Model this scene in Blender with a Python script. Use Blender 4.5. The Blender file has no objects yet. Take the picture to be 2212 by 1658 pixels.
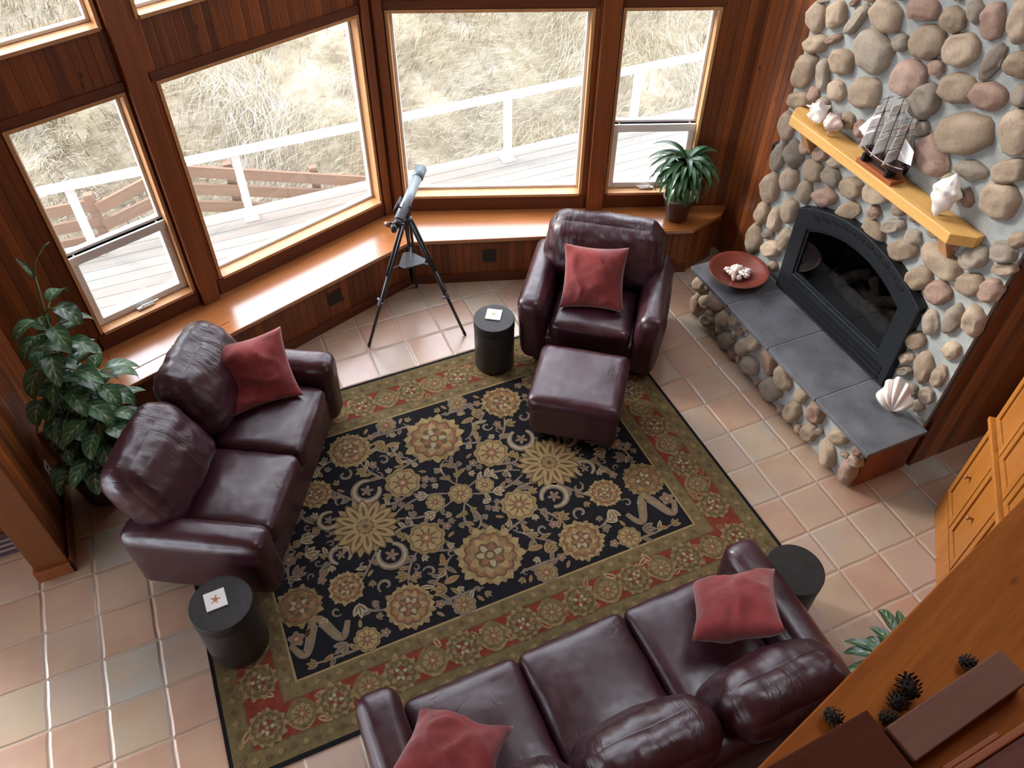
import bpy, math, random
from mathutils import Vector, Matrix, noise, Euler
R = math.radians
PI = math.pi
scene = bpy.context.scene
COL = scene.collection
random.seed(7)

# ------------------------------------------------------------------ helpers
def setp(o, label=None, cat=None, group=None, kind=None):
    if label: o['label'] = label
    if cat: o['category'] = cat
    if group: o['group'] = group
    if kind: o['kind'] = kind
    return o

def thing(name, loc, rz=0, label=None, cat=None, group=None, kind=None):
    o = bpy.data.objects.new(name, None)
    o.empty_display_size = .1
    COL.objects.link(o)
    o.location = loc
    o.rotation_euler = (0, 0, rz)
    return setp(o, label, cat, group, kind)

class MB:
    def __init__(s):
        s.v = []; s.f = []; s.m = []; s.a = []
    def add(s, vs, fs, m=0, attr=None):
        b = len(s.v)
        s.v += [tuple(p) for p in vs]
        s.f += [tuple(b + i for i in f) for f in fs]
        s.m += [m] * len(fs)
        s.a += (attr if attr else [(0, 0, 0)] * len(vs))
        return s
    def box(s, x0, x1, y0, y1, z0, z1, m=0, M=None):
        if x0 > x1: x0, x1 = x1, x0
        if y0 > y1: y0, y1 = y1, y0
        if z0 > z1: z0, z1 = z1, z0
        vs = [(x0,y0,z0),(x1,y0,z0),(x1,y1,z0),(x0,y1,z0),(x0,y0,z1),(x1,y0,z1),(x1,y1,z1),(x0,y1,z1)]
        if M: vs = [M @ Vector(p) for p in vs]
        return s.add(vs, [(0,3,2,1),(4,5,6,7),(0,1,5,4),(1,2,6,5),(2,3,7,6),(3,0,4,7)], m)
    def prism(s, poly, z0, z1, m=0, M=None):
        n = len(poly)
        ar = sum(poly[i][0]*poly[(i+1)%n][1]-poly[(i+1)%n][0]*poly[i][1] for i in range(n))
        if ar < 0: poly = poly[::-1]
        vs = [(x,y,z0) for x,y in poly] + [(x,y,z1) for x,y in poly]
        if M: vs = [M @ Vector(p) for p in vs]
        fs = [tuple(range(n-1,-1,-1)), tuple(range(n,2*n))] + [(i,(i+1)%n,n+(i+1)%n,n+i) for i in range(n)]
        return s.add(vs, fs, m)
    def tube(s, path, rad, n=10, m=0, caps=True):
        path = [Vector(p) for p in path]
        k = len(path)
        rad = rad if isinstance(rad, (list, tuple)) else [rad]*k
        vs = []; fs = []
        up = Vector((0,0,1))
        for i, p in enumerate(path):
            t = (path[min(i+1,k-1)] - path[max(i-1,0)]).normalized()
            a = t.cross(up)
            if a.length < .05: a = t.cross(Vector((1,0,0)))
            a.normalize(); b = t.cross(a)
            up = -b if False else up
            for j in range(n):
                w = 2*PI*j/n
                vs.append(p + (a*math.cos(w) + b*math.sin(w))*rad[i])
        for i in range(k-1):
            for j in range(n):
                fs.append((i*n+j, i*n+(j+1)%n, (i+1)*n+(j+1)%n, (i+1)*n+j))
        if caps:
            fs.append(tuple(range(n-1,-1,-1))); fs.append(tuple((k-1)*n+j for j in range(n)))
        return s.add(vs, fs, m)
    def lathe(s, prof, n=32, m=0, c=(0,0,0), cap0=True, cap1=True, M=None):
        vs = []; fs = []
        for r, z in prof:
            for j in range(n):
                w = 2*PI*j/n
                vs.append((c[0]+r*math.cos(w), c[1]+r*math.sin(w), c[2]+z))
        k = len(prof)
        for i in range(k-1):
            for j in range(n):
                fs.append((i*n+j, i*n+(j+1)%n, (i+1)*n+(j+1)%n, (i+1)*n+j))
        if cap0: fs.append(tuple(range(n-1,-1,-1)))
        if cap1: fs.append(tuple((k-1)*n+j for j in range(n)))
        if M: vs = [M @ Vector(p) for p in vs]
        return s.add(vs, fs, m)
    def grid(s, fn, nu, nv, m=0, closeu=False, attr=None):
        vs = []; at = []
        cu = nu if closeu else nu+1
        for j in range(nv+1):
            for i in range(cu):
                vs.append(fn(i/nu, j/nv))
                at.append(attr(i/nu, j/nv) if attr else (i/nu, j/nv, 0))
        fs = []
        for j in range(nv):
            for i in range(nu):
                i2 = (i+1) % cu
                fs.append((j*cu+i, j*cu+i2, (j+1)*cu+i2, (j+1)*cu+i))
        return s.add(vs, fs, m, at)
    def puff(s, c, size, r=.06, bulge=(0,0,0), n=14, m=0, nz=(0,4,0), M=None, fn=None, pw=2):
        """soft cushion: a rounded box that swells towards the middle of its faces"""
        h = [k/2 for k in size]
        r = min(r, min(h)*.98)
        idx = {}; vs = []; fs = []
        ts = [math.sin(PI/2*(-1+2*i/n))*.55 + .45*(-1+2*i/n) for i in range(n+1)]
        def vert(p):
            key = tuple(round(q*1e4) for q in p)
            if key in idx: return idx[key]
            q = Vector([p[k]*h[k] for k in range(3)])
            inn = Vector([max(-(h[k]-r), min(h[k]-r, q[k])) for k in range(3)])
            d = q-inn
            nn = d.normalized() if d.length > 1e-9 else Vector((0,0,1))
            o = inn + nn*r
            u, v, w = p
            o.x += u*abs(u)*bulge[0]*(1-abs(v)**pw)*(1-abs(w)**pw)
            o.y += v*abs(v)*bulge[1]*(1-abs(u)**pw)*(1-abs(w)**pw)
            o.z += w*abs(w)*bulge[2]*(1-abs(u)**pw)*(1-abs(v)**pw)
            if nz[0]:
                q2 = Vector((o.x+c[0]*3.1+nz[2], o.y+c[1]*1.7, o.z+c[2]))*nz[1]
                o += nn*(nz[0]*(noise.noise(q2)+.5*noise.noise(q2*2.3)))
            if fn: o = fn(o, p)
            o = Vector(c) + o
            if M: o = M @ o
            idx[key] = len(vs); vs.append(o)
            return idx[key]
        for ax in range(3):
            a, b = [(1,2),(2,0),(0,1)][ax]
            for sg in (-1, 1):
                for i in range(n):
                    for j in range(n):
                        q = []
                        for (ii, jj) in ((i,j),(i+1,j),(i+1,j+1),(i,j+1)):
                            p = [0,0,0]; p[ax] = sg; p[a] = ts[ii]; p[b] = ts[jj]
                            q.append(vert(tuple(p)))
                        fs.append(tuple(q) if sg > 0 else tuple(q[::-1]))
        return s.add(vs, fs, m)
    def build(s, name, mats, parent=None, loc=(0,0,0), rot=(0,0,0), smooth=False, bevel=0, attr=None, seg=2):
        me = bpy.data.meshes.new(name)
        me.from_pydata(s.v, [], s.f)
        if not isinstance(mats, (list, tuple)): mats = [mats]
        for mm in mats: me.materials.append(mm)
        if len(mats) > 1: me.polygons.foreach_set('material_index', s.m)
        if smooth: me.polygons.foreach_set('use_smooth', [True]*len(s.f))
        if attr:
            at = me.attributes.new('lv', 'FLOAT_VECTOR', 'POINT')
            at.data.foreach_set('vector', [q for t in s.a for q in t])
        me.update()
        o = bpy.data.objects.new(name, me)
        COL.objects.link(o)
        o.location = loc; o.rotation_euler = rot
        if parent: o.parent = parent
        if bevel:
            b = o.modifiers.new('b', 'BEVEL'); b.width = bevel; b.segments = seg; b.limit_method = 'ANGLE'; b.angle_limit = R(40)
        return o

# ------------------------------------------------------------------ materials
class NT:
    def __init__(s, name):
        s.mat = bpy.data.materials.new(name); s.mat.use_nodes = True
        s.t = s.mat.node_tree; s.n = s.t.nodes; s.l = s.t.links
        s.bsdf = s.n['Principled BSDF']
    def new(s, typ, **kw):
        n = s.n.new(typ)
        for k, v in kw.items():
            if k.startswith('i_'):
                key = k[2:]
                key = int(key) if key.isdigit() else key.replace('_', ' ')
                s.put(n.inputs[key], v)
            else: setattr(n, k, v)
        return n
    def put(s, sock, v):
        if isinstance(v, bpy.types.NodeSocket): s.l.new(v, sock)
        else:
            if isinstance(v, (tuple, list)) and len(v) == 3 and sock.type == 'RGBA': v = (*v, 1)
            sock.default_value = v
    def math(s, op, a, b=0, c=0):
        n = s.n.new('ShaderNodeMath'); n.operation = op
        s.put(n.inputs[0], a); s.put(n.inputs[1], b); s.put(n.inputs[2], c)
        return n.outputs[0]
    def mix(s, f, a, b, mode='MIX'):
        n = s.n.new('ShaderNodeMix'); n.data_type = 'RGBA'; n.blend_type = mode
        s.put(n.inputs[0], f); s.put(n.inputs[6], a); s.put(n.inputs[7], b)
        return n.outputs[2]
    def ramp(s, f, stops, interp='LINEAR'):
        n = s.n.new('ShaderNodeValToRGB'); n.color_ramp.interpolation = interp
        e = n.color_ramp.elements
        while len(e) < len(stops): e.new(.5)
        for k, (p, c) in enumerate(stops):
            e[k].position = p
            e[k].color = (*c, 1) if isinstance(c, (tuple, list)) else (c, c, c, 1)
        s.put(n.inputs[0], f)
        return n.outputs[0]
    def noise(s, vec, scale, detail=3, rough=.55, dist=0):
        n = s.new('ShaderNodeTexNoise'); n.inputs['Scale'].default_value = scale
        n.inputs['Detail'].default_value = detail; n.inputs['Roughness'].default_value = rough; n.inputs['Distortion'].default_value = dist
        if vec is not None: s.l.new(vec, n.inputs['Vector'])
        return n.outputs['Fac']
    def coord(s, out='Object', scale=None, rot=None):
        n = s.new('ShaderNodeTexCoord').outputs[out]
        if scale or rot:
            m = s.new('ShaderNodeMapping')
            if scale: m.inputs['Scale'].default_value = scale
            if rot: m.inputs['Rotation'].default_value = rot
            s.l.new(n, m.inputs[0]); n = m.outputs[0]
        return n
    def bump(s, h, strength=.3, dist=.01):
        n = s.new('ShaderNodeBump'); n.inputs['Strength'].default_value = strength; n.inputs['Distance'].default_value = dist
        s.l.new(h, n.inputs['Height']); s.l.new(n.outputs[0], s.bsdf.inputs['Normal'])
        return n
    def base(s, c, rough=.5, spec=.5, metal=0):
        s.put(s.bsdf.inputs['Base Color'], c); s.put(s.bsdf.inputs['Roughness'], rough)
        s.put(s.bsdf.inputs['Specular IOR Level'], spec); s.put(s.bsdf.inputs['Metallic'], metal)
        return s.mat

def lerp(a, b, t): return tuple(x+(y-x)*t for x, y in zip(a, b))

def m_simple(name, c, rough=.5, spec=.5, metal=0, var=.15, scale=12, bump=0, bscale=60):
    t = NT(name)
    f = t.noise(t.coord(), scale, 3)
    col = t.ramp(f, [(.3, tuple(x*(1-var) for x in c)), (.7, tuple(min(1, x*(1+var)) for x in c))])
    if bump: t.bump(t.noise(t.coord(), bscale, 3), bump, .004)
    return t.base(col, rough, spec, metal)

def m_wood(name, dark, light, axis='z', plank=None, plank_axis='x', knots=.5, rough=.42, spec=.4, kscale=5.0, grain=1.0):
    """solid pine; grain runs along axis, optional tongue and groove boards counted along plank_axis"""
    t = NT(name)
    sc = {'x': (1.2, 16, 16), 'y': (16, 1.2, 16), 'z': (16, 16, 1.2)}[axis]
    co = t.coord('Object')
    sep = t.new('ShaderNodeSeparateXYZ'); t.l.new(co, sep.inputs[0])
    off = None
    if plank:
        q = t.math('DIVIDE', sep.outputs['XYZ'.index(plank_axis.upper())], plank)
        idx = t.math('FLOOR', q)
        wn = t.new('ShaderNodeTexWhiteNoise', noise_dimensions='1D'); t.l.new(idx, wn.inputs['W'])
        off = wn.outputs['Value']
        fr = t.math('FRACT', q)
        edge = t.math('MINIMUM', fr, t.math('SUBTRACT', 1, fr))
    mp = t.new('ShaderNodeMapping'); mp.inputs['Scale'].default_value = sc
    t.l.new(co, mp.inputs[0])
    vec = mp.outputs[0]
    if off is not None:
        va = t.new('ShaderNodeVectorMath', operation='MULTIPLY_ADD')
        cx = t.new('ShaderNodeCombineXYZ'); t.l.new(off, cx.inputs[0]); t.l.new(off, cx.inputs[1]); t.l.new(off, cx.inputs[2])
        t.l.new(cx.outputs[0], va.inputs[0]); va.inputs[1].default_value = (37, 51, 23); t.l.new(vec, va.inputs[2])
        vec = va.outputs[0]
    g1 = t.noise(vec, .35*grain, 4, .6, 1.2)
    g2 = t.noise(vec, 2.2*grain, 3, .7)
    f = t.math('MULTIPLY_ADD', g2, .35, t.math('MULTIPLY', g1, .75))
    if off is not None: f = t.math('ADD', f, t.math('MULTIPLY_ADD', off, .34, -.17))
    col = t.ramp(f, [(.25, dark), (.75, light)])
    if knots:
        ks = {'x': (.45, 1, 1), 'y': (1, .45, 1), 'z': (1, 1, .45)}[axis]
        m2 = t.new('ShaderNodeMapping'); m2.inputs['Scale'].default_value = ks
        t.l.new(co, m2.inputs[0])
        vo = t.new('ShaderNodeTexVoronoi'); vo.inputs['Scale'].default_value = kscale; t.l.new(m2.outputs[0], vo.inputs['Vector'])
        kf = t.ramp(vo.outputs['Distance'], [(.04, 1.0), (.13, 0.0)])
        col = t.mix(t.math('MULTIPLY', kf, knots), col, tuple(x*.28 for x in dark))
    if plank:
        gf = t.ramp(edge, [(.0, 1.0), (.05, 0.0)])
        col = t.mix(t.math('MULTIPLY', gf, .75), col, tuple(x*.25 for x in dark))
        hb = t.ramp(edge, [(.0, 0.0), (.07, 1.0)])
        t.bump(hb, .5, .006)
    if spec > .65:
        t.bsdf.inputs['Coat Weight'].default_value = 1; t.bsdf.inputs['Coat Roughness'].default_value = .24; t.bsdf.inputs['Coat IOR'].default_value = 1.55
    return t.base(col, rough, spec)

def m_leather(name, c, rough=.36, wr=.35, wscale=9, creases=0):
    t = NT(name)
    co = t.coord()
    f = t.noise(co, 5, 4, .6)
    col = t.ramp(f, [(.3, tuple(x*.72 for x in c)), (.72, tuple(x*1.25 for x in c))])
    n1 = t.noise(co, wscale, 3, .55, 1.5)
    r1 = t.math('ABSOLUTE', t.math('SUBTRACT', n1, .5))
    r2 = t.ramp(r1, [(0, 0.0), (.09, 1.0)])
    vo = t.new('ShaderNodeTexVoronoi'); vo.inputs['Scale'].default_value = 260; t.l.new(co, vo.inputs['Vector'])
    msk = t.ramp(t.noise(co, 3.3, 2), [(.5, 0.0), (.68, 1.0)])
    h = t.math('MULTIPLY_ADD', vo.outputs['Distance'], .012, t.math('MULTIPLY_ADD', t.math('MULTIPLY', r2, msk), .12*wr, t.math('MULTIPLY', t.noise(co, 5, 2), wr)))
    t.bump(h, .4, .025)
    rg = t.ramp(t.noise(co, 14, 2), [(.3, rough*.85), (.7, rough*1.2)])
    if creases:
        mp = t.new('ShaderNodeMapping'); mp.inputs['Scale'].default_value = (26, 5, 5); t.l.new(co, mp.inputs[0])
        cn = t.noise(mp.outputs[0], 1.0, 3, .6, .8)
        mk = t.ramp(t.noise(co, 3.1, 2), [(.42, .12), (.62, 1.0)])
        h = t.math('MULTIPLY_ADD', t.math('MULTIPLY', cn, mk), creases, h)
        t.bump(h, .5, .025)
    m = t.base(col, rg, .68)
    return m

def m_cloth(name, c, c2=None, rough=.9, wr=.4, sheen=.3):
    t = NT(name)
    co = t.coord()
    f = t.noise(co, 7, 4, .6, .6)
    col = t.ramp(f, [(.3, c2 or tuple(x*.75 for x in c)), (.7, c)])
    h = t.math('MULTIPLY_ADD', t.noise(co, 400, 2), .05, t.math('MULTIPLY', t.noise(co, 11, 3, .6, 1.0), wr))
    t.bump(h, .5, .02)
    m = t.base(col, rough, .25)
    try: t.bsdf.inputs['Sheen Weight'].default_value = sheen
    except Exception: pass
    return m

def m_stone(name, c1, c2, rough=.85):
    t = NT(name)
    g = t.new('ShaderNodeNewGeometry')
    rnd = g.outputs['Random Per Island']
    co = t.coord()
    n1 = t.noise(co, 9, 5, .65)
    n2 = t.noise(co, 60, 3, .6)
    f = t.math('ADD', t.math('MULTIPLY', rnd, .6), t.math('MULTIPLY_ADD', n1, .8, -.2))
    col = t.ramp(f, [(.1, c1), (.9, c2)])
    col = t.mix(t.math('MULTIPLY', t.ramp(n2, [(.5, 0.0), (.7, 1.0)]), .3), col, tuple(x*.5 for x in c1))
    t.bump(t.math('ADD', t.math('MULTIPLY', n1, .6), t.math('MULTIPLY', n2, .25)), .5, .012)
    return t.base(col, rough, .25)

def m_tile():
    t = NT('terracotta_tile')
    S = .30
    co = t.coord('Object')
    sep = t.new('ShaderNodeSeparateXYZ'); t.l.new(co, sep.inputs[0])
    wob = t.math('MULTIPLY_ADD', t.noise(co, 6, 2), .05, -.025)
    qx = t.math('ADD', t.math('DIVIDE', t.math('ADD', sep.outputs[0], 1.5663+30), S), wob)
    qy = t.math('ADD', t.math('DIVIDE', t.math('ADD', sep.outputs[1], -3.3721+30), S), wob)
    fx = t.math('FRACT', qx); fy = t.math('FRACT', qy)
    ix = t.math('FLOOR', qx); iy = t.math('FLOOR', qy)
    cv = t.new('ShaderNodeCombineXYZ'); t.l.new(ix, cv.inputs[0]); t.l.new(iy, cv.inputs[1])
    wn = t.new('ShaderNodeTexWhiteNoise', noise_dimensions='2D'); t.l.new(cv.outputs[0], wn.inputs['Vector'])
    col = t.ramp(wn.outputs['Value'], [(0, (.50,.30,.21)), (.22, (.48,.26,.185)), (.40, (.46,.36,.26)), (.58, (.45,.25,.18)), (.75, (.45,.38,.30)), (.88, (.48,.31,.245)), (1, (.42,.40,.34))])
    va = t.new('ShaderNodeVectorMath', operation='MULTIPLY_ADD')
    t.l.new(wn.outputs['Color'], va.inputs[0]); va.inputs[1].default_value = (20,20,20); t.l.new(co, va.inputs[2])
    n1 = t.noise(va.outputs[0], 5, 2, .45)
    col = t.mix(t.math('MULTIPLY', t.ramp(n1, [(.38, 0.0), (.68, 1.0)]), .65), col, (.52,.36,.235))
    n3 = t.noise(va.outputs[0], 3.1, 3, .5)
    col = t.mix(t.math('MULTIPLY', t.ramp(n3, [(.5, 0.0), (.75, 1.0)]), .5), col, (.43,.225,.13))
    ex = t.math('MINIMUM', fx, t.math('SUBTRACT', 1, fx)); ey = t.math('MINIMUM', fy, t.math('SUBTRACT', 1, fy))
    e = t.math('MINIMUM', ex, ey)
    gm = t.ramp(e, [(.012, 1.0), (.022, 0.0)])
    col = t.mix(t.math('MULTIPLY', gm, .75), col, (.40,.29,.22))
    h = t.ramp(e, [(.008, 0.0), (.05, 1.0)])
    hh = t.math('ADD', h, t.math('MULTIPLY', t.noise(co, 9, 1, .4), .18))
    t.bump(hh, .6, .008)
    rg = t.math('MULTIPLY_ADD', gm, .3, t.math('MULTIPLY_ADD', wn.outputs['Value'], .06, .26))
    return t.base(t.mix(1.0, col, (.80,.84,.84), 'MULTIPLY'), rg, .8)

def m_glass(name='window_glass', tint=(1,1,1), fac=.06):
    t = NT(name)
    tr = t.new('ShaderNodeBsdfTransparent'); tr.inputs[0].default_value = (*tint, 1)
    gl = t.new('ShaderNodeBsdfGlossy'); gl.inputs['Roughness'].default_value = .02
    mx = t.new('ShaderNodeMixShader'); mx.inputs[0].default_value = fac
    t.l.new(tr.outputs[0], mx.inputs[1]); t.l.new(gl.outputs[0], mx.inputs[2])
    t.l.new(mx.outputs[0], t.n['Material Output'].inputs['Surface'])
    return t.mat

def m_leaf(name, dark, mid, vein, k=1.0):
    t = NT(name)
    a = t.new('ShaderNodeAttribute', attribute_name='lv')
    sep = t.new('ShaderNodeSeparateXYZ'); t.l.new(a.outputs['Vector'], sep.inputs[0])
    u = t.math('ABSOLUTE', t.math('MULTIPLY_ADD', sep.outputs[0], 2, -1))
    w = t.math('SINE', t.math('ADD', t.math('MULTIPLY', sep.outputs[1], 30), t.math('MULTIPLY', u, -9)))
    w = t.math('MULTIPLY_ADD', w, .5, .5)
    nz = t.noise(t.coord(), 20, 3)
    vf = t.math('MULTIPLY', t.math('POWER', w, 3), t.math('MULTIPLY', t.math('SUBTRACT', 1.05, u), k))
    mr = t.ramp(u, [(0.03, 1.0), (.1, 0.0)])
    vf = t.math('MINIMUM', 1, t.math('MULTIPLY_ADD', mr, .6*k, t.math('MULTIPLY', vf, t.ramp(nz, [(.4, .2), (.65, 1.0)]))))
    col = t.ramp(sep.outputs[2], [(0, dark), (1, mid)])
    col = t.mix(vf, col, vein)
    return t.base(col, .34, .5)

W_RED = m_wood('stained_pine_boards', (.070,.0165,.004), (.255,.070,.014), 'z', .062, 'x', .9, .42, .4, 9)
W_REDY = m_wood('stained_pine_boards_side', (.070,.0165,.004), (.255,.070,.014), 'z', .062, 'y', .9, .42, .4, 9)
W_TRIM = m_wood('red_pine_trim', (.12,.030,.008), (.25,.072,.018), 'z', None, 'x', .25, .4, .4)
W_TRIMX = m_wood('red_pine_trim_flat', (.066,.016,.006), (.14,.036,.011), 'x', None, 'x', .2, .4, .4)
W_JAMB = m_wood('honey_pine_jamb', (.38,.17,.065), (.56,.30,.13), 'z', None, 'x', .15, .4, .4)
W_SEAT = m_wood('bench_pine', (.27,.085,.022), (.42,.155,.042), 'x', None, 'x', .4, .21, .7, 4)
W_PINE = m_wood('pale_pine', (.52,.27,.075), (.70,.42,.14), 'y', None, 'x', .35, .45, .35, 5)
W_CAB = m_wood('cabinet_pine', (.235,.074,.012), (.36,.135,.023), 'z', None, 'x', .4, .4, .4, 7)
W_LEDGE = m_wood('ledge_pine', (.17,.040,.006), (.42,.135,.02), 'x', None, 'x', .9, .6, .08, 9, 2.6)
LEATHER = m_leather('burgundy_leather', (.034,.0072,.0128), .36, .3, 8)
LEATHER2 = m_leather('burgundy_leather_creased', (.034,.0072,.0128), .33, .6, 8)
LEATHER3 = m_leather('burgundy_leather_gathered', (.034,.0072,.0128), .34, .5, 8, .75)
PILLOW = m_cloth('brick_red_suede', (.24,.036,.034), (.135,.019,.019))
GLASS = m_glass()
VINYL = m_simple('white_vinyl', (.74,.74,.71), .4, .4, 0, .04)
BLACKM = m_simple('black_metal', (.012,.012,.014), .4, .5, 0, .2)
BLACKW = m_simple('black_leather_drum', (.016,.014,.014), .38, .5, 0, .3, 20, .2, 80)
CHROME = m_simple('chrome', (.6,.6,.62), .25, .5, 1, .05)
# ------------------------------------------------------------------ room shell
KX, KY = 1.43, 5.66                       # inner corner of the prow
AL, AR = math.atan2(-.53, -1.56), math.atan2(-.60, 1.54)
TILE = m_tile()
fl = MB(); fl.box(-6, 5.0, -4, 5.3, -.12, 0)
fl.prism([(-6,5.3),(5.0,5.3),(1.43,5.75)], -.12, 0)
setp(fl.build('floor', TILE), kind='structure')

ZT = 6.1
SL, SR = 3.0, 2.83
LEV = [(.58, 2.10), (2.47, 4.10), (4.42, 5.75)]
def front_wall(name, ang, sgn, smax, openings):
    b = MB()
    D = .16
    def bx(s0, s1, z0, z1): b.box(s0, s1, 0, sgn*D, z0, z1)
    bx(0, smax, -.12, .58)
    bx(0, .10, .58, ZT)
    bx(1.575, 1.77, .58, ZT)
    bx(2.475, smax, .58, ZT)
    zs = [(2.10, 2.47), (4.10, 4.42), (5.75, ZT)]
    for z0, z1 in zs:
        bx(.10, 1.575, z0, z1); bx(1.77, 2.475, z0, z1)
    return setp(b.build(name, W_RED, None, (KX, KY, 0), (0, 0, ang)), kind='structure')
front_wall('wall_front_left', AL, -1, SL, None)
front_wall('wall_front_right', AR, 1, SR, None)

def window(n, ang, sgn, s0, s1, z0, z1, awning=False):
    w = setp(thing('window_%d' % n, (KX, KY, 0), ang), kind='structure')
    e = .006
    f = MB()
    def bx(mb, a, b_, c, d, y0, y1): mb.box(a, b_, sgn*y0, sgn*y1, c, d)
    t = .022
    bx(f, s0, s0+t, z0, z1, -.012, .125); bx(f, s1-t, s1, z0, z1, -.012, .125)
    bx(f, s0+t, s1-t, z1-t, z1, -.012, .125); bx(f, s0+t, s1-t, z0, z0+t, -.03, .125)
    f.build('jamb_liner', W_JAMB, w)
    a, b_, c, d = s0+t, s1-t, z0+t, z1-t
    v = MB()
    def frame(mb, a, b_, c, d, k, y0, y1):
        bx(mb, a, a+k, c, d, y0, y1); bx(mb, b_-k, b_, c, d, y0, y1)
        bx(mb, a+k, b_-k, c, c+k, y0, y1); bx(mb, a+k, b_-k, d-k, d, y0, y1)
    if not awning:
        frame(v, a, b_, c, d, .022, .075, .12)
        v.build('sash', VINYL, w, bevel=.004)
        g = MB(); bx(g, a+.02, b_-.02, c+.02, d-.02, .097, .101)
        g.build('pane', GLASS, w)
    else:
        zr = 1.19
        frame(v, a, b_, zr-.01, d, .022, .075, .12)
        v.build('sash', VINYL, w, bevel=.004)
        g = MB(); bx(g, a+.02, b_-.02, zr+.01, d-.02, .097, .101)
        g.build('pane', GLASS, w)
        v2 = MB(); frame(v2, a, b_, c, zr-.01, .05, .05, .12)
        v2.box(a, b_, sgn*.04, sgn*.12, zr-.075, zr-.01)
        sh = v2.build('awning_sash', VINYL, w, bevel=.005)
        g = MB(); bx(g, a+.045, b_-.045, c+.045, zr-.06, .09, .094)
        g.build('awning_pane', GLASS, w)
        h = MB(); m = (a+b_)/2
        h.box(m-.06, m+.06, sgn*.015, sgn*.05, c+.002, c+.02)
        h.tube([(m+.02, sgn*.03, c+.02), (m+.02, sgn*.01, c+.04), (m-.06, -sgn*.005, c+.045), (m-.09, -sgn*.005, c+.045)], .006, 8)
        h.build('crank_handle', VINYL, w, smooth=True)
k = 1
for (s0, s1, aw) in ((1.77, 2.475, True), (.10, 1.575, False)):
    for li, (z0, z1) in enumerate(LEV):
        window(k, AL, -1, s0, s1, z0, z1, aw and li == 0); k += 1
for (s0, s1, aw) in ((.10, 1.575, False), (1.77, 2.475, True)):
    for li, (z0, z1) in enumerate(LEV):
        window(k, AR, 1, s0, s1, z0, z1, aw and li == 0); k += 1

# trims : posts, aprons, heads
tk = 1
def trim(ang, sgn, s0, s1, z0, z1, d0, d1, mat):
    global tk
    b = MB(); b.box(s0, s1, sgn*d0, sgn*d1, z0, z1)
    setp(b.build('trim_%d' % tk, mat, None, (KX, KY, 0), (0, 0, ang), bevel=.004), kind='structure'); tk += 1
for ang, sgn in ((AL, -1), (AR, 1)):
    trim(ang, sgn, 1.625, 1.755, .45, ZT, -.055, 0, W_TRIM)
    trim(ang, sgn, .022, .088, .45, ZT, -.028, 0, W_TRIM)
    for a, b_ in ((.09, 1.60), (1.76, 2.50)):
        trim(ang, sgn, a, b_, .45, .575, -.016, 0, W_TRIMX)
        trim(ang, sgn, a, b_, 2.105, 2.16, -.012, 0, W_TRIMX)

# left partition wall with its cased end
b = MB(); b.box(-1.545, -1.39, 3.47, 4.74, 0, ZT)
setp(b.build('wall_left', W_REDY), kind='structure')
b = MB(); b.box(-1.56, -1.375, 3.452, 3.47, 0, ZT)
setp(b.build('trim_%d' % tk, m_wood('casing_pine', (.10,.027,.006), (.16,.05,.011), 'z', None, 'x', .3, .4, .4), bevel=.003), kind='structure'); tk += 1
b = MB(); b.box(-1.375, -1.36, 3.43, 4.2, 0, .10); b.box(-1.575, -1.36, 3.43, 3.4525, 0, .10); b.box(-1.575, -1.56, 3.4525, 3.88, 0, .10)
setp(b.build('baseboard_left', W_TRIM, bevel=.004), kind='structure')

# right wall beside the chimney, further right wall, back walls, ceiling
b = MB(); b.box(4.05, 4.2, 4.02, 4.75, 0, ZT)
setp(b.build('wall_right', W_REDY), kind='structure')
b = MB(); b.box(4.62, 4.75, -4, -3.6, 0, ZT); b.box(4.62, 4.75, .2, 4.0, 0, ZT); b.box(4.62, 4.75, -3.6, .2, 2.35, ZT); b.box(4.62, 4.75, -3.6, .2, 0, .3)
setp(b.build('wall_right_far', W_REDY), kind='structure')
PLASTER = m_simple('cream_plaster', (.50,.40,.28), .8, .2, 0, .05)
b = MB(); b.box(-6, 4.75, -4.15, -4, 0, ZT)
setp(b.build('wall_back', PLASTER), kind='structure')
b = MB()
b.box(-6.15, -6, -4, -2.4, 0, ZT); b.box(-6.15, -6, 3.75, 4.1, 0, ZT); b.box(-6.15, -6, -2.4, 3.75, 2.7, ZT); b.box(-6.15, -6, -2.4, 3.75, 0, .05)
setp(b.build('wall_left_far', PLASTER), kind='structure')
b = MB()                                   # wall left of the partition
b.box(-6, -5.6, 3.9, 4.05, 0, ZT); b.box(-3.45, -1.545, 3.9, 4.05, 2.15, ZT); b.box(-2.75, -1.545, 3.9, 4.05, 0, 2.15); b.box(-5.6, -3.45, 3.9, 4.05, 2.15, 2.5); b.box(-5.6, -3.45, 3.9, 4.05, 5.0, ZT)
setp(b.build('wall_entry', W_RED), kind='structure')
CEILM = m_wood('ceiling_boards', (.30,.12,.04), (.46,.22,.08), 'y', .12, 'x', .4, .5, .3)
b = MB(); b.prism([(-6.15,-4.15),(2.4,-4.15),(2.4,5.63),(1.43,6.0),(-1.6,4.9),(-6.15,4.1)], ZT, ZT+.15)
b.prism([(4.2,-4.15),(4.9,-4.15),(4.9,4.7),(4.2,4.97)], ZT, ZT+.15); b.prism([(2.4,-4.15),(4.2,-4.15),(4.2,.8),(2.4,.8)], ZT, ZT+.15); b.prism([(2.4,2.8),(4.2,2.8),(4.2,4.97),(2.4,5.63)], ZT, ZT+.15)
setp(b.build('ceiling', CEILM), kind='structure')
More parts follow.
